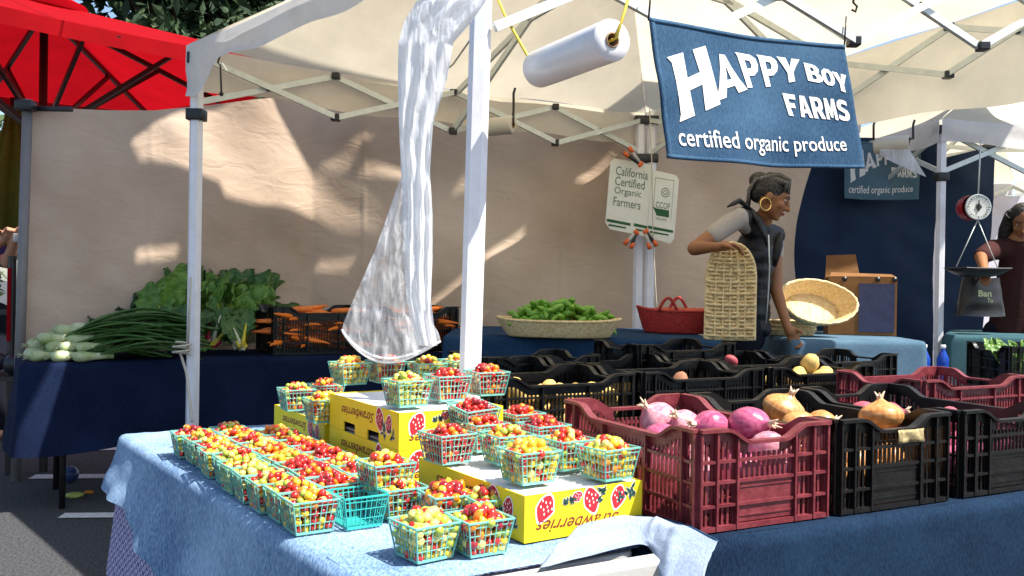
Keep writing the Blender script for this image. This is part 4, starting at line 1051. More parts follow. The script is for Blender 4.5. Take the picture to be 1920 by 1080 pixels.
def bunch(label, cat, p, dirs, lm, sm, L=.34, Wd=.06, n=12, stem=.10, seed=0, sr=.006, spread=.4, ruff=.16, root=None, bend=.5, parts=True):
    rr = random.Random(seed); t = thing(cat.replace(' ', '_'), label, cat.replace('_', ' '), p, 'bunches of greens on the navy table'); lb, sb = MB(), MB()
    d0 = Vector(dirs).normalized()
    for k in range(n):
        d = (d0 + Vector((rr.gauss(0, spread), rr.gauss(0, spread * .7), rr.gauss(0, spread * .6)))).normalized()
        b0 = Vector(p) + Vector((rr.gauss(0, .016), rr.gauss(0, .012), .02 + abs(rr.gauss(0, .012)))); st = stem * rr.uniform(.8, 1.3)
        b1 = b0 + d * st
        sb.cur = k % (len(sm) if isinstance(sm, list) else 1)
        sb.tube([b0, b0.lerp(b1, .5) + Vector((0, 0, .004)), b1, b1 + d * L * .35], [sr, sr, sr * .8, sr * .3], 6)
        upv = (Vector((0, 0, 1)) + Vector((0, -.7, 0)) + Vector((rr.gauss(0, .3), 0, 0)))
        leaf(lb, b1 - d * .01, d, upv, L * rr.uniform(.75, 1.15), Wd * rr.uniform(.75, 1.2), bend * rr.uniform(.4, 1.4), ruff, seed * 7 + k)
    lb.build('leaves', lm, t, solid=.001); sb.build('stems', sm, t)
    if root:
        rbm = MB()
        for k in range(5):
            q = Vector(p) + Vector((rr.gauss(0, .02), rr.gauss(0, .015), .022)); dd = (-d0 + Vector((rr.gauss(0, .3), rr.gauss(0, .3), -.15))).normalized()
            rbm.tube([q, q + dd * .02, q + dd * .06, q + dd * .11], [.010, .015, .007, .001], 8)
        rbm.build('roots', root, t)
def lt_px(px, py, D=None):
    p = G(px, py, LZ); return p
def LP(px, py, back=0): q = G(px, py, LZ + .01); return q + LV * back
bunch('dark green kale bunch between the leeks and the canopy leg', 'kale_bunch', LP(262, 655, .30), (.0, .12, 1), leafblue, leekg, 0.22, 0.090, 24, .10, 1, .006, .35, .3)
bunch('kale bunch lying on the leek leaves', 'kale_bunch', LP(235, 650, .26), (-.15, .1, .9), leafblue, leekg, 0.19, 0.084, 21, .08, 2, .006, .35, .3)
bunch('red beet bunch with pink roots left of the canopy leg', 'beet_bunch', LP(262, 650, .02), (.35, .15, .65), leafmid, stemr, 0.29, 0.060, 18, .12, 3, .005, .25, .14, stemr)
bunch('beet leaves standing just behind the canopy leg', 'beet_bunch', LP(305, 655, .12), (.18, .1, .9), leafmid, stemy, 0.34, 0.072, 18, .12, 4, .006, .28, .14)
bunch('dark chard bunch rising highest right of the canopy leg', 'chard_bunch', LP(372, 655, .32), (-.05, .05, 1), leafdk, stemw, 0.38, 0.102, 21, .14, 5, .008, .25, .2)
bunch('chard bunch with white stems fanning to the right', 'chard_bunch', LP(400, 652, .08), (-.10, -.05, .85), leafmid, [stemw, stemw, stemr], 0.29, 0.078, 18, .13, 6, .010, .3, .15)
bunch('chard bunch with yellow and white stems and one broad pale leaf', 'chard_bunch', LP(430, 655, .04), (.05, .0, 1), leafmid, [stemw, stemy], 0.28, 0.090, 18, .14, 7, .011, .26, .15)
bunch('dark leafy chard bunch beside the carrot crate', 'chard_bunch', LP(455, 652, .16), (.12, .05, .95), leafdk, [stemw], 0.36, 0.090, 22, .14, 8, .008, .28, .2)
bunch('chard bunch behind, its leaves bending towards the carrot crate', 'chard_bunch', LP(430, 650, .35), (.2, .05, .9), leafdk, [stemw], 0.38, 0.096, 21, .16, 9, .008, .3, .2)
bunch('low bunch of rainbow chard ends at the table edge', 'chard_bunch', LP(395, 662, .0), (.25, .2, .45), leafdk, [stemw, stemr, stemy], 0.18, 0.060, 18, .09, 10, .012, .3, .15)
bunch('short green bunch at the foot of the chard', 'chard_bunch', LP(455, 664, .02), (-.2, .2, .5), leafdk, [stemw, stemy], 0.17, 0.060, 18, .08, 12, .011, .4, .15)
bunch('green bunch filling the gap behind the knotted rope', 'chard_bunch', LP(340, 662, .06), (.0, .15, .6), leafdk, [stemw, stemy], 0.22, 0.066, 18, .08, 13, .008, .45, .18)

bunch('tall chard bunch filling the middle of the greens behind the rope', 'chard_bunch', LP(400, 652, .22), (.02, .0, 1), leafmid, [stemw, stemr], .30, .09, 18, .16, 21, .008, .34, .2)
bunch('leafy bunch rising behind the beets', 'chard_bunch', LP(320, 652, .25), (.0, .05, 1), leafdk, [stemw], .30, .085, 18, .14, 22, .008, .34, .2)
bunch('pale green chard bunch leaning on the carrot crate', 'chard_bunch', LP(470, 652, .06), (.08, .0, 1), leafmid, [stemw, stemy], .24, .075, 16, .12, 23, .010, .34, .2)
cg = 'carrot crates on the navy table'
def left_crate(label, u, sc):
    o = copy_tree(blk); o['label'] = label; o['group'] = cg
    for ch in list(o.children):
        if ch.name.startswith('paper_tag'): bpy.data.objects.remove(ch)
    q = on_left(u + CRL * sc, .03); place(o, q, R(30) + PI / 2); o.scale = (sc, sc, 1.22); return o
CSC = 1.0
for o in list(bpy.data.objects):
    if o.name.startswith('paper_tag.'): bpy.data.objects.remove(o)
u1 = 1.30
left_crate('black crate full of carrots beside the chard', u1, CSC); left_crate('second black crate of carrots half hidden by the plastic bag', u1 + .61, CSC)
cm = []
for s in range(3):
    mb = MB(); mb.tube([(0, 0, 0), (.008, 0, 0), (.03, .001 * s, 0), (.10, .002 * s, .001), (.17, -.003 * s, .002), (.20, .004, 0)], [.008, .016, .019, .015, .008, .002], 10); cm.append(mb.mesh('carrot', carrot))
for c_ in range(2):
    for k in range(100):
        o = bpy.data.objects.new('carrot', cm[k % 3]); COL.objects.link(o)
        o.location = on_left(u1 + .61 * c_ + .07 + .42 * rl.random(), (.065 + .06 * rl.random()) if k % 2 else .07 + .28 * rl.random(), .05 + .22 * (k / 100)); o.rotation_euler = (0, rl.uniform(-.15, .15), R(30) + rl.choice((0, PI)) + rl.gauss(0, .5))
        tag(o, 'orange carrot heaped in the crate beside the chard' if c_ == 0 else 'orange carrot in the crate behind the plastic bag', 'carrot', 'carrots in the black crates')

# ---------------------------------------------------------------- back tables
def woven(mb, fn, nu, nv, amp):
    mb.grid(fn, nu, nv)
def oval_basket(name, label, c, rx, ry, h, m, rz=0, flare=.75, tiltx=0, tilty=0, handles=False):
    t = thing(name, label, 'basket', (0, 0, 0))
    mb = MB(); nU, nV = 72, 14
    def fn(u, v):
        a = 2 * PI * u; k = flare + (1 - flare) * v ** .8; wv = 1 + .012 * math.sin(36 * a + PI * round(v * nV))
        return (rx * k * wv * math.cos(a), ry * k * wv * math.sin(a), h * v + .18 * h * v * math.cos(a) ** 4)
    mb.grid(fn, nU * 2, nV); mb.grid(lambda u, v: (rx * flare * v * math.cos(2 * PI * u), ry * flare * v * math.sin(2 * PI * u), .002), 40, 3)
    mb.build('woven_body', m, t, solid=.008)
    rm = MB(); rm.tube([Vector(fn(k / 60, 1)) + Vector((0, 0, .003)) for k in range(61)], .009, 8); rm.build('rim', m, t)
    if handles:
        for sg in (-1, 1):
            hm = MB(); hm.tube([(-.10 + .12 * k / 10 + .05 * sg, sg * ry * .98, h * 1.0 + .085 * math.sin(PI * k / 10)) for k in range(11)], .010, 8); hm.build('handle', m, t)
    place(t, c, rz, tiltx, tilty); return t
zt1 = T1Z + .004
pc = G(1050, 634, zt1) + Vector((0, .16, 0))
oval_basket('wicker_basket', 'long low wicker basket heaped with green peppers', pc, .345, .17, .085, wicker, R(-6), .80)
rp = random.Random(9)
ppm = []
for s in range(3):
    mb = MB(); mb.tube([(0, 0, 0), (.012, 0, .002), (.035, .004 * s, .004), (.065, .008 * s - .006, 0), (.085, .012 * s - .01, -.004)], [.006, .017, .019, .013, .003], 8); mb.tube([(0, 0, 0), (-.02, .002, .006)], [.003, .002], 5); ppm.append(mb.mesh('pepper', pepperm))
for k in range(150):
    o = bpy.data.objects.new('green_pepper', ppm[k % 3]); COL.objects.link(o)
    a = rp.random() * 2 * PI; q = math.sqrt(rp.random()); x = .28 * q * math.cos(a); y = .12 * q * math.sin(a); hh = .05 + .155 * (1 - (x / .30) ** 2) * (1 - (y / .17) ** 2) * (.35 + .65 * rp.random()) + .03 * nz(x * 9, y * 9)
    o.location = pc + Vector((x, y, hh)); o.rotation_euler = (rp.uniform(-.6, .6), rp.uniform(-.7, .7), rp.random() * 6.3)
    tag(o, 'small glossy green pepper heaped in the long wicker basket', 'pepper', 'green peppers in the wicker basket')
rc = G(1282, 626, zt1) + Vector((0, .15, 0))
oval_basket('red_basket', 'red wicker basket with looped handles behind the woman', rc, .265, .17, .135, redwicker, R(-4), .80, handles=True)
mb = MB()
for k in range(7): mb.sphere(rc + Vector((-.13 + .045 * k, .02 * (k % 2), .12)), (.045, .045, .04), 10, 8)
o = mb.build('produce_heap', mat('orange red produce', (.55, .09, .03), .5, .4, var=.3, vscale=20)); tag(o, 'orange red produce heaped low in the red basket', 'produce', kind='stuff')
# tall wicker tray held upright
def tray():
    wx, hgt = .155, .545
    base = W(1368, 632, 5.02); base.z = zt1; top = W(1372, 455, 5.10)
    t = thing('wicker_tray', 'pale arched wicker tray held upright by the woman', 'tray', base)
    ex = Vector((.985, -.17, 0)).normalized(); ez = (top - base).normalized(); ey = ez.cross(ex)
    hgt = (top - base).length * 1.0; wx = .132
    def outl(u):        # half width at height fraction
        return wx * (1 if u < .62 else math.sqrt(max(0, 1 - ((u - .62) / .38) ** 2.3)))
    mb = MB(); nv = 60
    def fn(u, v):
        w = outl(v) ; x = (u - .5) * 2
        bulge = .022 * math.sin(v * 2 * PI * 9) * (.5 + .5 * math.cos(x * PI * 6) ) 
        return base + ex * (x * w) + ez * (v * hgt) - ey * (-.035 * (1 - x * x)) + ey * (-bulge * .35)
    mb.grid(fn, 44, nv * 2); mb.build('woven_panel', wicker, t, solid=.008)
    rm = MB(); pts = [base + ex * (-outl(v / 40)) + ez * (hgt * v / 40) for v in range(41)] + [base + ex * outl(1 - v / 40) + ez * (hgt * (1 - v / 40)) for v in range(41)]
    rm.tube(pts, .010, 8); rm.build('rim', wicker, t)
    sp = MB()
    for x in (-.62, -.3, .0, .3, .36, .62): sp.tube([fn(.5 + x / 2, v / 20) + ey * -.012 for v in range(20)], .006, 6)
    for r_ in range(1, 25):
        v = r_ / 25.3; sp.tube([fn(k / 14, v) + ey * (-.009 + .006 * (-1) ** (k // 2 + r_ // 2)) for k in range(15)], .0072 if r_ % 3 else .0095, 6)
    sp.build('spokes', wicker, t)
    return t
tray()
wb = W(1528, 575, 5.75); wb.z = zt1 + .15
oval_basket('wicker_basket', 'oval wicker basket lying on its side against the cardboard box', W(1520, 580, 5.62), .245, .15, .10, wicker, R(6), .72, R(60), R(4))
for k in range(3):
    q = W(1492, 612, 5.55); oval_basket('flat_basket', ['lowest flat wicker tray in the pile by the woman\'s hand', 'middle flat wicker tray in the pile by the woman\'s hand', 'top flat wicker tray in the pile by the woman\'s hand'][k], Vector((q.x + .02 + .01 * k, q.y + .18, zt1 + .025 * k)), .155, .11, .028, wicker, R(10 * k), .9)
# cardboard produce box
cbx = W(1637, 615, 5.95); t = thing('cardboard_box', 'open brown cardboard box with a blue printed panel', 'cardboard box', (cbx.x, cbx.y, zt1))
def bxp(x, y, z): a = R(-14); return Vector((cbx.x + x * math.cos(a) - y * math.sin(a), cbx.y + x * math.sin(a) + y * math.cos(a), zt1 + z))
Mr = Matrix.Rotation(R(-14), 3, 'Z')
mb = MB(); w_, d_, h_ = .40, .34, .37; xo = -.09
for c_, s_ in (((xo, -d_ / 2, h_ / 2), (w_, .006, h_)), ((xo, d_ / 2, h_ / 2), (w_, .006, h_)), ((xo - w_ / 2 - .003, 0, h_ / 2), (.006, d_ + .006, h_)), ((xo + w_ / 2 + .003, 0, h_ / 2), (.006, d_ + .006, h_)), ((xo, 0, .004), (w_, d_ - .01, .006))): mb.box(bxp(*c_), s_, Mr)
mb.build('box_wall', kraft, t, smooth=False)
mb = MB(); mb.box(bxp(xo + .085, -d_ / 2 - .005, h_ / 2 - .01), (.215, .003, h_ - .06), Mr); mb.build('printed_panel', blueprint, t, smooth=False)
mb = MB(); mb.add([bxp(xo - w_ / 2, d_ / 2 - .02, h_), bxp(xo + .02, d_ / 2 - .02, h_ + .01), bxp(xo + .0, d_ / 2 + .05, h_ + .16), bxp(xo - w_ / 2 + .01, d_ / 2 + .03, h_ + .15)], [(0, 1, 2, 3)])
mb.add([bxp(xo - w_ / 2, -d_ / 2, h_ + .002), bxp(xo + w_ / 2, -d_ / 2, h_ + .002), bxp(xo + w_ / 2 - .01, -d_ / 2 + .12, h_ + .02), bxp(xo - w_ / 2 + .02, -d_ / 2 + .12, h_ + .03)], [(0, 1, 2, 3)])
mb.build('flap', kraft, t, smooth=False, solid=.005)
for x in (-.2, .0, .1): mb = MB(); mb.tube([bxp(x, -d_ / 2 - .002, h_ - .012), bxp(x, -d_ / 2 - .008, h_ - .012)], .016, 12); mb.build('hand_hole', blackpl, t)
# blue bottles beside the right pole
bt = MB(); bt.lathe([(0, 0), (.036, 0), (.038, .01), (.038, .13), (.034, .15), (.036, .17), (.036, .2), (.02, .235), (.014, .25), (.014, .262)], n=18)
bme = bt.mesh('bottle', mat('blue bottle plastic', (.02, .08, .45), .15, .6, trans=.3))
bc = MB(); bc.lathe([(0, .262), (.016, .262), (.016, .285), (0, .285)], n=14); bcm = bc.mesh('cap', whitepole)
for k, (x, lab) in enumerate(((1733, 'blue water bottle standing left of the right canopy leg'), (1768, 'blue water bottle standing right of the right canopy leg'))):
    p = W(x, 668, 5.7); t = thing('water_bottle', lab, 'bottle', (0, 0, 0), 'blue water bottles')
    pp_ = t
    for nme, me in (('bottle_body', bme), ('cap', bcm)):
        o = bpy.data.objects.new(nme, me); COL.objects.link(o); o.parent = pp_; pp_ = o
    place(t, Vector((p.x, p.y, T1Z - .33))); 
q = W(1750, 668, 5.72); st = thing('bottle_shelf', 'low shelf holding the two blue water bottles', 'shelf', (q.x, q.y, 0))
mb = MB(); mb.box((q.x, q.y, T1Z - .345), (.28, .2, .025)); mb.build('shelf_board', slabm, st, smooth=False)
mb = MB(); 
for a in (-.12, .12):
    for b in (-.08, .08): mb.tube([(q.x + a, q.y + b, 0), (q.x + a, q.y + b, T1Z - .357)], .01, 6)
mb.build('frame', darkmetal, st)
# black crate with greens at the right end
o = copy_tree(blk); o['label'] = 'black crate with leafy tops on the table at the right end'; o['group'] = 'crates on the right end table'
for ch in list(o.children):
    if ch.name.startswith('paper_tag'): bpy.data.objects.remove(ch)
place(o, Vector((W(1870, 660, 5.5).x, 5.35, .62)), R(2)); o.scale = (1, .8, 1.2)
sq = Vector((W(1870, 660, 5.5).x + .2, 5.55, 0)); st = thing('crate_stand', 'dark stand under the right end crate of greens', 'stand', sq); mb = MB(); mb.box(sq + Vector((0, 0, .605)), (.44, .5, .02)); mb.build('stand_top', darkmetal, st, smooth=False)
mb = MB()
for a in (-.19, .19):
    for b in (-.2, .2): mb.bar(sq + Vector((a, b, 0)), sq + Vector((a, b, .595)), .03)
mb.build('leg', darkmetal, st, smooth=False)
t = thing('greens_bunch', 'leafy green tops in the crate at the right edge', 'greens', sq + Vector((0, 0, .72))); lb = MB()
for k in range(12): leaf(lb, sq + Vector((rl.uniform(-.15, .15), rl.uniform(-.15, .1), .72)), (rl.uniform(-.5, .5), rl.uniform(-.5, .3), .9), (0, -1, .5), .24, .045, .5, .15, k)
lb.build('leaves', leafmid, t, solid=.001)
# ---------------------------------------------------------------- banners
from mathutils.geometry import tessellate_polygon
GLYPH = {'H': ([(0,0),(.37,0),(.34,.40),(.66,.42),(.63,0),(1,0),(.95,1),(.62,1),(.66,.62),(.34,.60),(.38,1),(.0,1),(.08,.9),(.06,.1)], []),
 'A': ([(0,0),(.30,0),(.36,.20),(.66,.20),(.70,0),(1,0),(.70,1),(.30,1)], [[(.42,.38),(.60,.38),(.51,.76)]]),
 'P': ([(.02,0),(.38,0),(.36,.34),(.70,.36),(.94,.50),(1,.70),(.92,.90),(.70,1),(.0,1),(.06,.9)], [[(.36,.56),(.60,.57),(.66,.68),(.60,.80),(.36,.82)]]),
 'Y': ([(.30,0),(.70,0),(.66,.38),(1,1),(.64,1),(.50,.62),(.38,1),(0,1),(.34,.38)], []),
 'B': ([(0,0),(.66,0),(.94,.12),(1,.30),(.90,.48),(.78,.54),(.90,.66),(.92,.80),(.80,.94),(.60,1),(.0,1)], [[(.34,.16),(.56,.16),(.64,.28),(.56,.42),(.34,.42)], [(.34,.60),(.52,.60),(.58,.70),(.52,.82),(.34,.82)]]),
 'O': ([(.3,0),(.7,0),(.94,.2),(1,.5),(.92,.82),(.68,1),(.32,1),(.06,.8),(0,.5),(.08,.2)], [[(.42,.2),(.58,.2),(.68,.38),(.66,.66),(.56,.80),(.42,.80),(.34,.62),(.34,.36)]]),
 'F': ([(.03,0),(.42,0),(.38,.38),(.82,.38),(.82,.60),(.38,.60),(.38,.78),(.98,.78),(1,1),(0,1)], []),
 'R': ([(.02,0),(.36,0),(.34,.34),(.46,.34),(.66,0),(1,0),(.80,.38),(.94,.52),(.96,.76),(.84,.94),(.62,1),(0,1)], [[(.34,.54),(.56,.54),(.64,.68),(.56,.82),(.34,.82)]]),
 'M': ([(0,0),(.26,0),(.26,.55),(.42,.1),(.58,.1),(.74,.55),(.74,0),(1,0),(.94,1),(.68,1),(.50,.5),(.32,1),(.06,1)], []),
 'S': ([(.02,.08),(.30,0),(.70,0),(.95,.12),(1,.32),(.88,.50),(.38,.66),(.36,.76),(.50,.82),(.92,.74),(.90,.94),(.60,1),(.28,1),(.06,.88),(.0,.68),(.10,.52),(.60,.36),(.64,.26),(.52,.18),(.04,.28)], [])}
def banner(label, TL, TR, BR, BL, m, ink, off=.004, wave=.012, seed=0):
    t = thing('banner', label, 'banner', TL, 'denim farm banners'); nn = (TR - TL).cross(BL - TL).normalized()
    if nn.y > 0: nn = -nn
    def S(x, y, k=0):
        p = TL.lerp(TR, x).lerp(BL.lerp(BR, x), y); w = wave * (math.sin(x * 7 + seed) * y + .7 * math.sin(x * 15 + 3 * y + seed) * y * y + .9 * nz(x * 3, y * 3, seed))
        p = p + nn * (w + k); p.z -= .012 * math.sin(PI * x) * (1 - y) * 1.2 + .010 * math.sin(PI * x) * y
        return p
    mb = MB(); mb.grid(lambda u, v: S(u, v), 60, 34); mb.build('cloth', m, t, solid=.0025)
    hm = MB()
    for y in (.985, .015): hm.grid(lambda u, v, y=y: S(u, y + (v - .5) * .03, .003), 50, 1)
    hm.grid(lambda u, v: S(.012 + (u - .5) * .02, v, .003), 1, 30); hm.build('hem', m, t, solid=.002)
    lb = MB()
    def cut(ch, a, b, c, d):
        o, hs = GLYPH[ch]
        def fn(u, v):
            v = 1 - v; x = lerp(lerp(a[0], b[0], u), lerp(d[0], c[0], u), v); y = lerp(lerp(a[1], b[1], u), lerp(d[1], c[1], u), v); return S(x, y, off)
        def dens(L): return [(lerp(p[0], q[0], k / 3), lerp(p[1], q[1], k / 3)) for p, q in zip(L, L[1:] + L[:1]) for k in range(3)]
        o = dens(o); hs = [dens(h) for h in hs]; P2_ = [[Vector((p[0], p[1], 0)) for p in L] for L in [o] + hs]
        lb.add([fn(*p) for L in [o] + hs for p in L], [tuple(t_) for t_ in tessellate_polygon(P2_)])
    def quad(ch, a, b, c, d, bold=.03):
        def fn(u, v):
            v = 1 - v; x = lerp(lerp(a[0], b[0], u), lerp(d[0], c[0], u), v); y = lerp(lerp(a[1], b[1], u), lerp(d[1], c[1], u), v); return S(x, y, off)
        put_text(lb, ch, fn, bold)
    cut('H', (.055, .27), (.255, .13), (.28, .56), (.075, .73)); cut('A', (.29, .18), (.36, .18), (.43, .42), (.265, .54)); cut('P', (.395, .145), (.505, .15), (.505, .385), (.43, .41))
    cut('P', (.505, .14), (.61, .15), (.60, .36), (.53, .385)); cut('Y', (.605, .14), (.725, .15), (.715, .31), (.63, .345)); cut('B', (.745, .17), (.825, .19), (.84, .33), (.757, .31))
    cut('O', (.83, .20), (.90, .22), (.905, .345), (.838, .335)); cut('Y', (.895, .225), (.975, .25), (.975, .40), (.91, .37))
    for k, ch in enumerate('FARMS'):
        u0, u1 = (k + .03) / 5 , (k + .95) / 5; L_ = lambda a, b, u: (lerp(a[0], b[0], u), lerp(a[1], b[1], u))
        cut(ch, L_((.612, .42), (.958, .455), u0), L_((.612, .42), (.958, .455), u1), L_((.632, .59), (.968, .62), u1), L_((.632, .59), (.968, .62), u0))
    quad('certified organic produce', (.06, .765), (.915, .745), (.915, .895), (.06, .945), .006)
    lb.build('lettering', ink, t, smooth=False); return t
inkw = mat('banner white paint', (.80, .79, .76), .85, .1, var=.1, vscale=50)
BT = [W(1216, 33, 3.26), W(1583, 84, 3.74), W(1620, 316, 3.76), W(1250, 297, 3.27)]
banner('large denim farm banner hanging from the canopy truss in front', *BT, denim_banner, inkw)
for p, sd_n in zip(BT[:2], ('left', 'right')): tb = MB(); tb.tube([p + Vector((0, 0, -.01)), p + Vector((.01, .01, .12))], .004, 6); tag(tb.build('tie_cord', darkmetal), 'dark cord tying the upper %s corner of the large banner' % sd_n, 'cord')
banner('small denim farm banner pinned on the navy tarp behind', W(1583, 262, 7.02), W(1728, 268, 7.0), W(1722, 374, 6.98), W(1583, 372, 7.0), denim_mat('grey blue denim', (.06, .12, .16), (.13, .21, .27)), inkw, wave=.006, seed=3)

# ---------------------------------------------------------------- bag rolls and cords
def bag_roll(label, a, b, r, m, grp='plastic bag rolls'):
    t = thing('bag_roll', label, 'bag roll', a, grp); d = (b - a).normalized(); Mq = d.to_track_quat('Z', 'Y').to_matrix(); L = (b - a).length
    mb = MB(); mb.lathe([(r * .36, 0), (r * .97, 0), (r, .006), (r * 1.01, L * .3), (r * .995, L * .7), (r, L - .006), (r * .97, L), (r * .36, L)], a, 32, Mq); mb.build('film', m, t)
    mb = MB(); mb.lathe([(r * .30, L + .004), (r * .37, L + .004), (r * .37, -.004), (r * .30, -.004), (r * .30, L + .004)], a, 24, Mq); mb.build('core', cardcore, t)
    return t
ra, rb_ = W(1010, 130, 2.95), W(1148, 75, 2.55)
bag_roll('thick roll of clear produce bags hung on a yellow rope by the banner', ra, rb_, .060, filmroll)
mb = MB(); mb.tube([ra, rb_], .004, 6); mb.tube([rb_, rb_ + (rb_ - ra).normalized() * .02, W(1180, -8, 2.62), W(1200, -80, 2.75)], .005, 6); mb.tube([ra, ra - (rb_ - ra).normalized() * .02, W(948, 32, 3.05), W(925, -20, 3.05)], .005, 6)
tag(mb.build('hanging_rope', yrope), 'yellow rope threaded through the thick bag roll', 'rope')
def hook_roll(label, px0, px1, py, D, r, m, hx, hy):
    a, b = W(px0, py + 3, D + .05), W(px1, py - 3, D - .05); bag_roll(label, a, b, r, m)
    mb = MB()
    for p, x in ((b, hx[1]), (a, hx[0])): mb.tube([p + Vector((0, 0, 0)), p + Vector((0, -.01, r * .5)), W(x, hy + 25, D), W(x, hy, D), W(x + 3, hy - 10, D)], .008, 6)
    tag(mb.build('bungee_hook', blackpl), 'black bungee hooks holding the %s' % label, 'hook', 'bungee hooks')
hook_roll('slim cream bag roll below the truss behind the white pole', 902, 962, 237, 5.6, .055, creamroll, (900, 963), 175)
hook_roll('white bag roll hanging in front of the small banner', 1638, 1704, 271, 6.3, .055, creamroll, (1638, 1712), 235)
mb = MB(); pr_ = W(1702, 272, 6.28)
mb.grid(lambda u, v: W(1650 + 55 * u + 32 * v * (u ** 1.5), 280 + 52 * v * (.2 + .8 * u), 6.24 - .02 * math.sin(u * 9 + v * 4)), 14, 10)
tag(mb.build('plastic_bag', film_w), 'plastic bag trailing from the white roll over the small banner', 'plastic bag')

# long hanging produce bag beside the white pole
DB = 2.72
LB = [(-10, 820), (0, 782), (40, 758), (80, 747), (150, 746), (230, 748), (320, 752), (400, 755), (480, 757), (560, 762), (620, 775), (668, 790)]
RB = [(-10, 935), (0, 912), (40, 885), (80, 850), (150, 838), (230, 812), (320, 806), (400, 811), (480, 811), (560, 808), (620, 815), (655, 822)]
def ip(T, y):
    if y <= T[0][0]: return T[0][1]
    for a, b in zip(T, T[1:]):
        if y <= b[0]: return lerp(a[1], b[1], (y - a[0]) / (b[0] - a[0]))
    return T[-1][1]
t = thing('plastic_bag', 'long milky plastic produce bag hanging beside the white canopy pole', 'plastic bag', W(780, 0, DB))
for s in (-1, 1):
    mb = MB()
    def fn(u, v, s=s):
        y = lerp(-10, 648, v); x0, x1 = ip(LB, y), ip(RB, y); x = lerp(x0, x1, u)
        return W(x, y, DB + s * (.012 + .010 * v) * math.sin(PI * u) + .010 * nz(u * 6 + v * 2, v * 14, s) + .006 * math.sin(u * 19 + v * 9) + .006 * nz(u * 14, v * 5, s + 2))
    mb.grid(fn, 30, 110); mb.build('strip', film_w, t)
WLx = [(330, 752), (400, 728), (470, 703), (540, 672), (600, 646), (618, 641)]
for s in (-1, 1):
    mb = MB()
    def fn(u, v, s=s):
        # wing: left edge slants out, bottom edge curves round to the right
        yl = lerp(330, 618, v); xl = ip(WLx, yl); yr = lerp(330, 640, v); xr = lerp(790, 826, sstep((v - .75) / .25)) if v > .7 else 790
        y = lerp(yl, yr, u) + 52 * v ** 6 * math.sin(PI * u ** .8); x = lerp(xl, xr, u)
        return W(x, y, DB + s * (.03 * v + .004) * math.sin(PI * u) + .016 * nz(u * 5 - v * 3, v * 6, s + 9) + .009 * nz(u * 13, v * 15, s + 4) * v)
    mb.grid(fn, 46, 70); mb.build('open_end', film_c, t)
mb = MB(); pts = []
for k in range(41):
    u = k / 40; pts.append(W(lerp(641, 826, u), lerp(618, 640, u) + 52 * math.sin(PI * u ** .8), DB + .03 * math.sin(PI * u)))
for k in range(41):
    u = 1 - k / 40; pts.append(W(lerp(641, 826, u), lerp(618, 640, u) + 44 * math.sin(PI * u ** .8) , DB - .035 * math.sin(PI * u)))
mb.tube(pts, .0035, 5); mb.build('bag_mouth', film_w, t)
mb = MB(); mb.tube([W(912, 28, 3.0), W(885, 70, 3.3), W(850, 120, 3.9), W(828, 138, 4.2)], .004, 5); tag(mb.build('tie_cord', rope), 'thin slack cord running from the white pole to the rear truss', 'cord')
mb = MB(); mb.tube([W(410, 80, 4.6), W(416, 95, 4.58), W(408, 118, 4.58), W(413, 122, 4.57), W(415, 176, 4.57)], .005, 5); mb.sphere(W(415, 176, 4.57), .012, 8, 6)
tag(mb.build('tie_cord', darkmetal), 'knotted dark cord dangling at the left canopy corner', 'cord')
mb = MB(); mb.tube([W(1601, -20, 4.2), W(1600, 5, 4.2), W(1607, 12, 4.2), W(1604, 22, 4.2), W(1597, 18, 4.2)], .006, 6); tag(mb.build('hook', darkmetal), 'small dark hook hanging under the roof above the banner', 'hook')

# ---------------------------------------------------------------- certification placard on the rear pole
t = thing('placard', 'white certification placard clamped to the rear double pole', 'sign', W(1205, 370, 6.30))
O_ = W(1145, 296, 6.28); X1 = W(1223, 309, 6.27); Y1 = W(1134, 428, 6.28)
ux = (X1 - O_); uy = (Y1 - O_)
def SP(x, y, k=0): return O_ + ux * x + uy * y + Vector((0, -.004 - k, 0))
mb = MB(); mb.prism([SP(.08, 0), SP(1.0, 0), SP(1.0, 1.02), SP(.12, 1.0), SP(0, .92), SP(0, .06)], (0, .006, 0)); mb.prism([SP(1.005, .07, .001), SP(1.58, .09, .001), SP(1.66, .15, .001), SP(1.66, .98, .001), SP(1.58, 1.06, .001), SP(1.005, 1.02, .001)], (0, .006, 0))
mb.build('board', mat('white sign board', (.74, .75, .68), .5, .3, var=.06, vscale=12), t, smooth=False)
lb = MB(); gi = mat('faded green ink', (.16, .22, .17), .6, .2); 
for k, (w, x1) in enumerate((('California', .92), ('Certified', .86), ('Organic', .80), ('Farmers', .80))): put_text(lb, w, lambda u, v, k=k, x1=x1: SP(.15 + (x1 - .15) * u, .10 + .145 * k + .125 * (1 - v), .002), .004)
def ring(cx, cy, r, w):
    for k in range(24):
        a, b = 2 * PI * k / 24, 2 * PI * (k + 1) / 24; lb.poly([SP(cx + math.cos(q) * rr * .9, cy + math.sin(q) * rr * .62, .002) for q, rr in ((a, r), (b, r), (b, r - w), (a, r - w))])
ring(1.36, .36, .11, .022); ring(1.36, .36, .055, .02)
for a, b, c, d in ((1.10, .17, 1.54, .178), (1.10, .17, 1.108, .74), (1.54, .17, 1.548, .74)): lb.poly([SP(a, b, .002), SP(c, b, .002), SP(c, d, .002), SP(a, d, .002)])
put_text(lb, 'CCOF', lambda u, v: SP(1.16 + .34 * u, .50 + .09 * (1 - v), .002), .01); put_text(lb, 'ORGANIC', lambda u, v: SP(1.18 + .28 * u, .72 + .04 * (1 - v), .002), 0)
lb.build('lettering', gi, t, smooth=False)
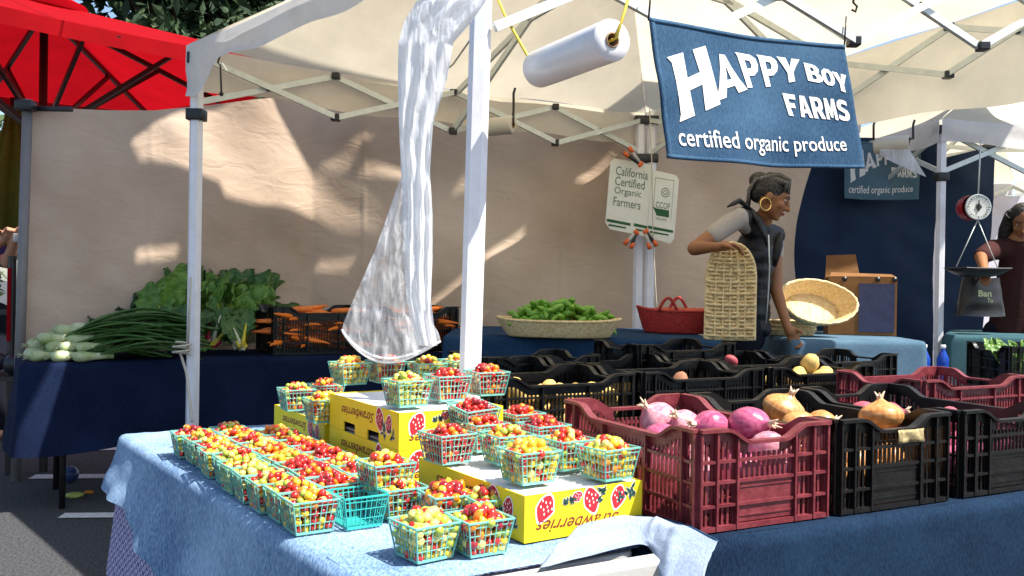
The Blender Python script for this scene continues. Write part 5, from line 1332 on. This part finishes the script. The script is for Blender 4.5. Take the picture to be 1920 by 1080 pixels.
lb = MB(); lb.poly([SP(1.10, .585, .002), SP(1.20, .60, .002), SP(1.48, .60, .002), SP(1.50, .70, .002), SP(1.20, .70, .002)])
for x0, x1 in ((.03, .60), (.68, 1.0), (1.02, 1.62)):
    lb.poly([SP(x0, .86, .003), SP(x1, .87, .003), SP(x1, .905, .003), SP(x0, .90, .003)]); lb.poly([SP(x0 + .05, .93, .003), SP(x1 - .1, .935, .003), SP(x1 - .1, .955, .003), SP(x0 + .05, .955, .003)])
lb.build('green_print', mat('dark green print', (.03, .11, .05), .6, .2), t, smooth=False)
def clamp(label, a, b, w=.05):
    t = thing('spring_clamp', label, 'clamp', a, 'orange tipped spring clamps'); d = (b - a).normalized(); s_ = Vector((d.z, 0, -d.x)).normalized(); L = (b - a).length
    for sg in (-1, 1):
        mb = MB(); mb.tube([a + s_ * (sg * w * .5), a + d * L * .45 + s_ * (sg * .012), b + s_ * (sg * .006)], [.012, .014, .008], 8); jw = mb.build('jaw', blackpl if sg > 0 else slabm, t)
        mb = MB(); mb.tube([a + s_ * (sg * w * .5) - d * .01, a + s_ * (sg * w * .42) + d * .035], [.016, .015], 8); mb.build('grip', orangepl, jw); mb = MB(); mb.sphere(b + s_ * (sg * .006), (.016, .014, .018), 8, 6); mb.build('tip', orangepl, jw)
clamp('orange tipped clamp at the top of the certification placard', W(1176, 283, 6.2), W(1201, 308, 6.2))
clamp('orange tipped clamp under the right side of the placard', W(1224, 462, 6.2), W(1211, 434, 6.2))
clamp('dark and white clamp under the left side of the placard', W(1178, 460, 6.2), W(1193, 436, 6.2))
mb = MB(); mb.tube([W(1218, 205, 6.25), W(1222, 300, 6.24), W(1224, 430, 6.22), W(1230, 560, 6.25), W(1234, 600, 6.27)], .004, 5); tag(mb.build('tie_cord', rope), 'thin cord hanging down in front of the placard', 'cord')

# ---------------------------------------------------------------- hanging scale
c = W(1838, 388, 6.0); t = thing('hanging_scale', 'round white dial scale with a red rim and a dark pan on wires', 'scale', c); Mx = Matrix.Rotation(PI / 2, 3, 'X')
Rs = .084
mb = MB(); mb.lathe([(0, .09), (Rs * .96, .09), (Rs, .08), (Rs, -.005), (Rs * .93, -.008)], c + Vector((-.015, 0, 0)), 32, Mx.to_3x3() @ Matrix.Identity(3)); 
hb = MB(); hb.lathe([(Rs * .92, .004), (Rs * 1.0, .006), (Rs * 1.03, -.002), (Rs * 1.0, -.012), (Rs * .92, -.012)], c + Vector((-.008, .01, 0)), 32, Mx); hb.build('bezel', alu, t)
hb = MB(); hb.lathe([(0, -.10), (Rs * .98, -.10), (Rs * 1.0, -.09), (Rs * 1.0, -.012)], c + Vector((-.026, .01, 0)), 32, Mx); hb.build('housing', mat('scale red', (.35, .015, .02), .35, .5), t)
fb = MB(); fb.lathe([(0, .003), (Rs * .93, .003)], c + Vector((-.008, .01, 0)), 32, Mx); fb.build('dial', mat('dial white', (.66, .66, .60), .4, .4, var=.1), t, smooth=False)
nb = MB()
for k in range(24):
    a = 2 * PI * k / 24; dd = Vector((math.sin(a), 0, math.cos(a))); nb.bar(c + Vector((-.008, .003, 0)) + dd * Rs * .74, c + Vector((-.008, .003, 0)) + dd * Rs * (.86 if k % 3 else .90), .003 if k % 3 else .006, .002, (0, 1, 0))
nb.bar(c + Vector((-.008, .001, -.028)), c + Vector((-.008, .001, .045)), .006, .002, (0, 1, 0)); nb.prism([c + Vector((-.008 + x, .002, z)) for x, z in ((0, .03), (.022, 0), (0, -.03), (-.022, 0))], (0, .001, 0)); nb.build('markings', mat('dial black', (.03, .03, .02), .5, .3), t, smooth=False)
pA, pB = W(1793, 500, 6.0), W(1872, 506, 6.0)
for a_, b_, r_ in ((W(1839, 262, 6.1), c + Vector((-.005, .02, Rs * .96)), .005), (c + Vector((-.005, .02, -Rs)), pA, .003), (c + Vector((-.005, .02, -Rs)), pB, .003)): wb_ = MB(); wb_.tube([a_, b_], r_, 6); wb_.build('wire', alu, t)
pm = (pA + pB) / 2; pn = MB(); pn.grid(lambda u, v: pm + Vector(((u - .5) * .34 * (1 - .22 * abs(v - .5)), (v - .5) * .3, -.055 * (1 - (2 * u - 1) ** 4) * (1 - (2 * v - 1) ** 4))), 24, 16); pn.build('pan', darkmetal, t, solid=.006)
q = W(1838, 548, 6.25); t = thing('dark_bag', 'dark carrier bag with pale lettering below the hanging scale', 'bag', q)
mb = MB(); mb.grid(lambda u, v: q + Vector((.17 * math.cos(2 * PI * u) * (1 - .25 * v), .09 * math.sin(2 * PI * u) * (1 - .2 * v) + .012 * nz(u * 8, v * 4), lerp(-.165, .10, v) + .012 * nz(u * 6, v * 3, 2))), 40, 12); mb.build('bag_body', blackpl, t)
lb = MB(); put_text(lb, 'Ban', lambda u, v: q + Vector((-.06 + .09 * u, -.092, -.03 + .045 * v)), .03); put_text(lb, 'To', lambda u, v: q + Vector((.0 + .04 * u, -.093, -.07 + .03 * v)), .02); lb.build('lettering', mat('dull grey green print', (.22, .25, .16), .8, .1), t, smooth=False)
# bits on the ground
for k, (px, py, s, m, lab, nm, cat) in enumerate(((140, 934, .05, 'g', 'wilted pale green leaf on the asphalt under the navy table', 'fallen_leaf', 'leaf'), (167, 926, .028, 'o', 'orange peel scrap on the asphalt beside the wilted leaf', 'peel_scrap', 'scrap'))):
    p = G(px, py, 0); mb = MB(); mb.sphere(p + Vector((0, 0, s * .35)), (s, s * .7, s * .35), 12, 8, fn=lambda q: q * (1 + .25 * nz(q.x * 2, q.y * 2, q.z * 2 + k)))
    tag(mb.build(nm, mat('wilted leaf', (.45, .5, .12), .6, .2, var=.2) if m == 'g' else mat('orange scrap', (.7, .25, .02), .6, .2)), lab, cat)
p = G(130, 905, 0); mb = MB(); mb.tube([p + Vector((.03 * math.cos(a), .03 * math.sin(a), .04 + .02 * math.sin(a))) for a in [k * .5 for k in range(13)]], .012, 6); mb.sphere(p + Vector((0, 0, .05)), (.055, .05, .05), 12, 8); tag(mb.build('crumpled_bag', mat('blue plastic', (.03, .06, .18), .3, .5, bump=.6, bscale=20)), 'crumpled blue plastic bag by the foot of the navy table', 'bag')
# dark stand with a red strap at the left edge
q = W(20, 700, 5.6); t = thing('display_stand', 'dark stand with a red strap at the left edge of the photo', 'stand', (q.x, q.y, 0)); mb = MB()
for dx, dy in ((.0, 0), (.16, .1), (-.35, 0)): mb.tube([(q.x + dx, q.y + dy, 0), (q.x + dx, q.y + dy, 1.35 if dx == 0 else .62)], .026, 8)
mb.box((q.x - .1, q.y + .05, .60), (.62, .30, .03)); mb.box((q.x - .05, q.y + .05, 1.0), (.2, .05, .03)); mb.build('frame', darkmetal, t, smooth=False)
mb = MB(); mb.box((q.x, q.y - .03, 1.05), (.022, .006, .45)); mb.build('strap', redfab, t, smooth=False)
mb = MB(); rs_ = random.Random(3)
for k in range(9): mb.sphere((q.x - .2 + .05 * k, q.y + rs_.uniform(-.08, .08), .66 + rs_.uniform(0, .04)), rs_.uniform(.04, .07), 10, 7)
tag(mb.build('dark_produce', mat('dark purple produce', (.012, .012, .02), .4, .5)), 'dark round produce piled on the stand at the left edge', 'produce', kind='stuff')
# ---------------------------------------------------------------- people
def head_parts(c, f, upv):
    f = f.normalized(); s_ = f.cross(upv).normalized(); u = s_.cross(f); Mh = Matrix((f, s_, u)).transposed()
    def P(a, b, d): return c + f * a + s_ * b + u * d
    L = [(P(-.008, 0, .01), (.098, .075, .098), Mh), (P(.030, 0, -.050), (.062, .055, .070), Mh), (P(.055, 0, -.10), (.030, .030, .024), Mh), (P(.072, 0, -.112), (.018, .020, .016), Mh)]
    L += limb([P(.088, 0, .006), P(.108, 0, -.030), P(.114, 0, -.042)], [.009, .011, .013])
    for b in (-1, 1):
        L += [(P(.074, b * .030, .016), (.016, .022, .010), Mh), (P(.058, b * .040, -.038), (.026, .022, .024), Mh), (P(-.012, b * .076, -.022), (.018, .008, .030), Mh), (P(.103, b * .011, -.044), (.010, .008, .008), Mh)]
    L += [(P(.085, 0, -.072), (.013, .022, .007), Mh), (P(.081, 0, -.085), (.013, .019, .008), Mh), (P(.01, 0, -.085), (.05, .045, .03), Mh)]
    return L, P, Mh
def face_bits(P, Mh, parent, lip=lipm):
    for b in (-1, 1):
        mb = MB(); mb.sphere(P(.074, b * .030, -.002), (.010, .013, .0055), 12, 8, Mh); ey_ = mb.build('eye', eyew, parent)
        mb = MB(); mb.sphere(P(.081, b * .030, -.002), (.004, .0065, .0052), 10, 6, Mh); mb.build('pupil', eyed, ey_)
        mb = MB(); mb.tube([P(.088, b * .012, .018), P(.088, b * .03, .025), P(.074, b * .05, .018)], [.004, .005, .003], 6); mb.build('eyebrow', hairplain, parent)
    mb = MB(); mb.tube([P(.084, -.022, -.078), P(.096, -.008, -.074), P(.098, 0, -.076), P(.096, .008, -.074), P(.084, .022, -.078)], [.003, .007, .007, .007, .003], 8); mb.build('lips', lip, parent)
def hand(wr, d, pal, curl=.5, spread=.0):
    """palm and five fingers: wr wrist, d direction of the fingers, pal palm side"""
    d = d.normalized(); pal = (pal - d * pal.dot(d)).normalized(); s_ = d.cross(pal); L = limb([wr, wr + d * .04], [.026, .030], None)
    for b in (-.022, -.007, .008, .023): L += limb([wr + d * .025 + s_ * b * .7, wr + d * .085 + s_ * b], [.016, .0125])
    for b, ln in ((-.025, .072), (-.008, .082), (.009, .078), (.025, .060)):
        p = wr + d * .085 + s_ * b; q = p; a = .2; pts = [p]; sp = s_ * (b * spread)
        for seg in (.46, .30, .24):
            a += curl; q = q + (d * math.cos(a) + pal * math.sin(a) + sp * 6).normalized() * (ln * seg); pts.append(q)
        L += limb(pts, [.0095, .009, .0085, .0075])
    th = [wr + d * .03 - s_ * .028, wr + d * .055 - s_ * .05 + pal * .012, wr + d * .082 - s_ * .056 + pal * .03]
    return L + limb(th, [.014, .011, .009])

# --- the woman with the wicker tray
D0 = 5.35
w = thing('person', 'woman in a black vest and hoop earring holding a tall wicker tray', 'person', (W(1400, 600, D0).x, D0, 0), 'people at the stall')
hc = W(1450, 368, 5.28); hf = Vector((.88, -.34, -.42)); hu = Vector((.34, 0, .94))
HL, HP, HM = head_parts(hc, hf, hu)
pel = W(1392, 612, 5.45); wst = W(1402, 560, 5.44); chs = W(1408, 482, 5.42); nb_ = W(1424, 425, 5.38)
shR, elR, wrR = W(1384, 408, 5.22), W(1302, 466, 5.14), W(1343, 463, 5.02)
shL, elL, wrL = W(1452, 448, 5.50), W(1454, 540, 5.42), W(1476, 612, 5.30)
body = list(HL)
body += limb([hc + Vector((-.02, .01, -.07)), nb_, chs], [.050, .058, .09])
body += limb([chs, wst, pel], [.115, .098, .125])
kR, fR = Vector((pel.x - .06, pel.y - .06, .50)), Vector((pel.x - .08, pel.y - .05, .06)); kL, fL = Vector((pel.x + .10, pel.y + .08, .50)), Vector((pel.x + .05, pel.y + .10, .06))
for k_, f_, sg in ((kR, fR, -1), (kL, fL, 1)):
    body += limb([pel + Vector((0, sg * .07, -.04)), k_, f_], [.095, .062, .042]); body += limb([f_ + Vector((0, 0, -.02)), f_ + Vector((.16, -.03, -.03))], [.038, .028])
body += limb([nb_ + Vector((0, 0, -.04)), shR], [.06, .058]) + limb([shR, elR, wrR], [.052, .041, .027])
body += limb([nb_ + Vector((0, 0, -.04)), shL], [.06, .055]) + limb([shL, elL, wrL], [.050, .040, .026])
body += hand(wrR + (wrR - elR).normalized() * .01, Vector((.75, -.10, .10)), Vector((.1, -.1, -.95)), .42, .12)
body += hand(wrL, Vector((.35, -.25, -.75)), Vector((-.3, -.9, .1)), .30, .05)
bo = blob('body', body, skin_b, w, .0068, 4)
face_bits(HP, HM, w)
# shirt, vest, trousers
sh = limb([shR + Vector((.0, 0, .0)), shR.lerp(elR, .56)], [.062, .056]) + limb([shL, shL.lerp(elL, .3)], [.060, .054]) + limb([nb_ + Vector((0, 0, -.035)), shR], [.064, .060]) + limb([chs, wst], [.120, .104])
blob('shirt', sh, shirtg, w, .009, 4)
ax = (wst - chs)
vs = []
for t_, r_, fl in ((0, .135, .9), (.3, .132, .9), (.6, .122, .9), (1.0, .116, .9), (1.35, .128, .9), (1.7, .140, .9)):
    p = chs + ax * t_; vs.append((p + Vector((.012, 0, 0)), (r_ * 1.02, r_ * 1.12, r_ * .62), None))
for t_ in [k * .12 for k in range(0, 15)]: vs.append((chs + ax * t_ + Vector((.012, 0, 0)), (.118 + .006 * math.sin(t_ * 22) + .012 * max(0, t_ - .9), .135, .06), None))
vs += limb([nb_ + Vector((-.01, 0, -.03)), shR.lerp(nb_, .22) + Vector((.0, .0, .008))], [.078, .070]) + limb([nb_ + Vector((.01, .02, -.03)), shL + Vector((.0, -.02, .02))], [.074, .06]) + limb([nb_ + Vector((0, 0, -.02)), chs], [.08, .12])
blob('vest', vs, vestm, w, .010, 3)
for (a, b, c_, wd) in ((W(1364, 388, 5.19), W(1386, 376, 5.22), W(1408, 392, 5.22), .026), (W(1404, 388, 5.25), W(1424, 414, 5.21), W(1440, 462, 5.21), .036), (W(1462, 436, 5.28), W(1459, 460, 5.25), W(1452, 500, 5.25), .028)):
    cl = MB(); cl.tube([a, a.lerp(b, .5), b, b.lerp(c_, .5), c_], [wd * .3, wd * .8, wd, wd * .8, wd * .4], 10, flat=.6); cl.build('collar', vestm, w)
zp_ = MB(); zp_.tube([W(1441, 440, 5.17), W(1443, 500, 5.20), W(1440, 560, 5.235), W(1436, 608, 5.26)], .004, 5); zp_.build('zip', alu, w)
tr_ = []
for k_, f_, sg in ((kR, fR, -1), (kL, fL, 1)): tr_ += limb([pel + Vector((0, sg * .07, -.02)), k_, f_ + Vector((0, 0, .04))], [.108, .074, .058])
tr_ += limb([pel + Vector((0, 0, .03)), pel + Vector((0, 0, -.05))], [.138, .14]); blob('trousers', tr_, jeansm, w, .012, 4)
sb_ = []
for f_ in (fR, fL): sb_ += limb([f_ + Vector((-.02, 0, -.015)), f_ + Vector((.18, -.03, -.025))], [.046, .034])
blob('shoe', sb_, blackpl, w, .01, 3)
# hair: cap, wrapped braids and a gathered knot
hairg = mat('grey braid', (0.05, 0.042, 0.036), .55, .4, col2=(.24, .21, .18), vscale=70, bump=.6, bscale=90)
hb = [(HP(-.022, 0, .030), (.100, .086, .094), HM), (HP(-.08, 0, -.005), (.060, .068, .070), HM), (HP(-.105, 0, .050), (.068, .066, .058), HM)]
blob('hair', hb, hairm, w, .008, 3)
rh = random.Random(2)
for k in range(17):
    b = lerp(-.075, .075, k / 16); kk = 1 - (b / .085) ** 2
    br = MB(); br.tube([HP(.070 * math.sqrt(max(0, kk)) + .008, b, .040), HP(.045, b * .95, .085 * math.sqrt(kk) + .038), HP(-.02, b * .9, .118 * math.sqrt(max(.05, kk)) + .012), HP(-.08, b * .7, .112 * kk + .0), HP(-.125, b * .55, .045)], [.005, .010, .011, .011, .009], 6); br.build('braid', hairg if k % 3 == 0 else hairm, w)
for k in range(12):
    a = k / 11; br = MB(); br.tube([HP(-.06, -.055 + .11 * a, .09), HP(-.125, -.06 + .12 * a, .04), HP(-.135, -.055 + .11 * a, -.03), HP(-.115 + .02 * rh.random(), -.05 + .1 * a, -.10 - .03 * rh.random())], [.011, .013, .012, .006], 6); br.build('braid', hairg if k % 2 else hairm, w)
er = MB(); ec = HP(-.008, -.092, -.075); 
if (HP(0, -.09, 0) - Vector((0, 0, CAMZ))).length > (HP(0, .09, 0) - Vector((0, 0, CAMZ))).length: ec = HP(-.008, .092, -.075)
er.tube([ec + Vector((.034 * math.cos(2 * PI * k / 28), .012 * math.cos(2 * PI * k / 28), .036 * math.sin(2 * PI * k / 28))) for k in range(29)], .0042, 8); er.build('earring', gold, w)

# --- person at the right edge
q = Vector((W(1908, 400, 6.55).x, 6.55, 0))
w2 = thing('person', 'person with long dark curly hair in a maroon brown shirt at the right edge', 'person', q, 'people at the stall')
hc = Vector((q.x - .02, 6.45, CAMZ + (553 - 418) * 6.5 / 1700)); hf = Vector((-.35, -.75, -.45)); L2, P2, M2 = head_parts(hc, hf, Vector((0, -.2, 1)))
nb2 = hc + Vector((.02, .06, -.15)); b2 = list(L2) + limb([hc + Vector((0, .03, -.06)), nb2], [.05, .055]) + limb([nb2, nb2 + Vector((.0, .08, -.45)), Vector((q.x, 6.65, .9))], [.10, .115, .13])
s1, e1, w1 = nb2 + Vector((-.19, .0, -.06)), Vector((W(1846, 485, 6.3).x, 6.35, CAMZ + .25)), Vector((W(1848, 505, 6.1).x, 6.12, CAMZ + .15))
s2, e2, w2_ = nb2 + Vector((.19, .02, -.06)), nb2 + Vector((.27, -.08, -.32)), nb2 + Vector((.12, -.32, -.40))
for a, b, c_ in ((s1, e1, w1), (s2, e2, w2_)): b2 += limb([nb2 + Vector((0, 0, -.04)), a], [.06, .055]) + limb([a, b, c_], [.05, .042, .028]) + hand(c_, (c_ - b), Vector((0, -.2, -1)), .35)
for sg in (-1, 1): b2 += limb([Vector((q.x + sg * .08, 6.65, .9)), Vector((q.x + sg * .1, 6.62, .48)), Vector((q.x + sg * .1, 6.66, .06))], [.09, .065, .045]) + limb([Vector((q.x + sg * .1, 6.66, .04)), Vector((q.x + sg * .1, 6.50, .03))], [.04, .03])
blob('body', b2, skin_b, w2, .008, 4); face_bits(P2, M2, w2)
blob('shirt', limb([nb2 + Vector((0, .01, -.05)), nb2 + Vector((0, .08, -.45)), Vector((q.x, 6.65, .86))], [.12, .135, .15]) + limb([nb2 + Vector((0, 0, -.05)), s1, s1.lerp(e1, .9)], [.08, .075, .058]) + limb([nb2 + Vector((0, 0, -.05)), s2, s2.lerp(e2, .9)], [.08, .075, .058]), brownshirt, w2, .01, 4)
blob('trousers', sum([limb([Vector((q.x + sg * .07, 6.65, .92)), Vector((q.x + sg * .1, 6.62, .48)), Vector((q.x + sg * .1, 6.66, .1))], [.11, .078, .06]) for sg in (-1, 1)], []), jeansm, w2, .012, 4)
hh = [(P2(-.025, 0, .03), (.10, .09, .09), M2)]
for sg in (-1, 1): hh += limb([P2(-.02, sg * .07, .02), P2(.0, sg * .095, -.08), P2(.02, sg * .10, -.20), P2(.0, sg * .10, -.28)], [.05, .048, .042, .025])
hh += limb([P2(-.08, 0, 0), P2(-.09, 0, -.2)], [.08, .06])
blob('hair', hh, hairplain, w2, .009, 2)
cu = MB()
for k in range(46):
    b = rh.uniform(-1, 1); z_ = rh.uniform(-.26, .08); p = P2(-.03 + .04 * rh.random(), b * .11 if abs(b) > .55 else (b and math.copysign(.1, b)), z_)
    cu.tube([p + Vector((.016 * math.cos(a * 1.3 + k), .016 * math.sin(a * 1.3 + k), -.016 * a)) for a in range(6)], [.006, .008, .008, .007, .006, .003], 5)
cu.build('curl', hairplain, w2)

# --- person at the left edge with raised hands
q = Vector((W(-30, 500, 6.8).x, 6.8, 0)); w3 = thing('person', 'person in a blue jacket raising both hands at the left edge', 'person', q, 'people at the stall')
hc = Vector((q.x - .05, 6.75, 1.60)); L3, P3_, M3 = head_parts(hc, Vector((.3, -1, -.05)), Vector((0, 0, 1))); nb3 = hc + Vector((0, .05, -.16))
b3 = list(L3) + limb([hc + Vector((0, .03, -.06)), nb3], [.05, .055]) + limb([nb3, nb3 + Vector((0, .03, -.45)), Vector((q.x, 6.85, .92))], [.10, .12, .13])
for sg, (ex, hx) in ((1, ((14, 492), (30, 447))), (-1, ((-60, 500), (8, 448)))):
    s_ = nb3 + Vector((sg * .18, 0, -.06)); e = W(ex[0], ex[1], 6.5); h_ = W(hx[0], hx[1], 6.38)
    b3 += limb([nb3 + Vector((0, 0, -.04)), s_], [.06, .055]) + limb([s_, e, h_], [.05, .045, .03]) + hand(h_, Vector((.35, -.2, .45)), Vector((.5, -.6, -.3)), .5)
    b3 += limb([Vector((q.x + sg * .08, 6.85, .9)), Vector((q.x + sg * .1, 6.82, .48)), Vector((q.x + sg * .1, 6.86, .06))], [.09, .065, .045]) + limb([Vector((q.x + sg * .1, 6.86, .04)), Vector((q.x + sg * .1, 6.70, .03))], [.04, .03])
blob('body', b3, skin_p, w3, .008, 4); face_bits(P3_, M3, w3)
blob('jacket', limb([nb3 + Vector((0, .01, -.05)), nb3 + Vector((0, .03, -.45)), Vector((q.x, 6.85, .82))], [.12, .14, .16]) + sum([limb([nb3 + Vector((0, 0, -.05)), nb3 + Vector((sg * .18, 0, -.06)), (nb3 + Vector((sg * .18, 0, -.06))).lerp(W(14 if sg > 0 else -60, 495, 6.5), .55)], [.08, .075, .06]) for sg in (-1, 1)], []), bluejacket, w3, .01, 4)
blob('trousers', sum([limb([Vector((q.x + sg * .07, 6.85, .92)), Vector((q.x + sg * .1, 6.82, .48)), Vector((q.x + sg * .1, 6.86, .1))], [.11, .078, .06]) for sg in (-1, 1)], []), jeansm, w3, .012, 4)
blob('hair', [(P3_(-.022, 0, .03), (.10, .084, .09), M3)], hairplain, w3, .01, 2)
pc_ = W(38, 446, 6.3); t = thing('camera', 'small pale compact camera in the raised hands at the left edge', 'camera', pc_); mb = MB(); mb.box(pc_, (.09, .03, .06)); mb.tube([pc_ + Vector((0, -.015, 0)), pc_ + Vector((0, -.035, 0))], .02, 14); mb.build('camera_body', slabm, t, smooth=False, bevel=.004)
# ---------------------------------------------------------------- unseen overhead sheet, added to shade the back wall and shape its sun patches
from mathutils.geometry import tessellate_polygon
WALLP = [Vector((-2.95, 5.5, 0)), Vector((-1.4, 6.35, 0)), Vector((0.95, 6.62, 0)), Vector((2.25, 6.72, 0))]
def wall_hit(px, py):
    d = ray(px, py); o = Vector((0, 0, CAMZ)); best = None
    for a, b in zip(WALLP, WALLP[1:]):
        e = b - a; den = d.x * e.y - d.y * e.x
        if abs(den) < 1e-9: continue
        k = (a.x * e.y - a.y * e.x) / den; p = o + d * k; s = (Vector((p.x, p.y, 0)) - a).dot(e) / e.length_squared
        if -.02 <= s <= 1.02: best = p
    return best
SZ = 4.7
def up_to_blocker(p): return p + to_sun * ((SZ - p.z) / to_sun.z)
holes = [[(243, 268), (330, 226), (415, 208), (486, 188), (505, 205), (560, 272), (612, 322), (690, 398), (716, 436), (690, 425), (600, 392), (520, 382), (420, 372), (408, 345), (350, 330), (262, 304)],
         [(600, 300), (650, 288), (690, 284), (655, 300), (655, 325), (640, 325)], [(665, 330), (760, 322), (760, 345), (668, 350)],
         [(252, 472), (325, 468), (332, 486), (256, 492)], [(600, 478), (668, 474), (668, 490), (602, 494)], [(860, 330), (905, 338), (900, 352), (862, 350)], [(985, 352), (1180, 345), (1180, 362), (985, 368)]]
H3 = [[up_to_blocker(wall_hit(*q)) for q in h] for h in holes]  # wall patch outlines carried sunward, cut out of the added sheet
outer = [Vector((x, y, SZ)) for x, y in ((-1.75, 3.3), (.14, 3.42), (-.28, 4.32), (1.2, 5.3), (2.27, 6.02), (2.9, 5.45), (4.9, 5.3), (4.9, 6.6), (2.3, 6.8), (0, 6.3), (-1.75, 5.4))]
tris = tessellate_polygon([outer] + H3)
allp = outer + [p for h in H3 for p in h]
mb = MB(); mb.add(allp, [tuple(t) for t in tris])
sp_ = thing('sun_blocker', 'unseen added sun blocker strung high above the back wall', 'sun blocker', (0, 7, 0)); mb.build('blocker_sheet', mat('grey blocker sheet', (.30, .29, .28), .9, .1), sp_, smooth=False)
for p, q in ((outer[0], Vector((-4.4, 4.0, 4.8))), (outer[10], Vector((-6.6, 9.0, 4.8))), (outer[6], Vector((7.6, 5.0, 4.8))), (outer[7], Vector((7.6, 7.6, 4.8)))):  # poles and ropes added out of view to carry the sheet
    mb = MB(); mb.tube([Vector((q.x, q.y, 0)), q], .04, 8); mb.build('pole', alu, sp_)
    mb = MB(); mb.tube([p, q], .006, 5); mb.build('blocker_rope', rope, sp_)
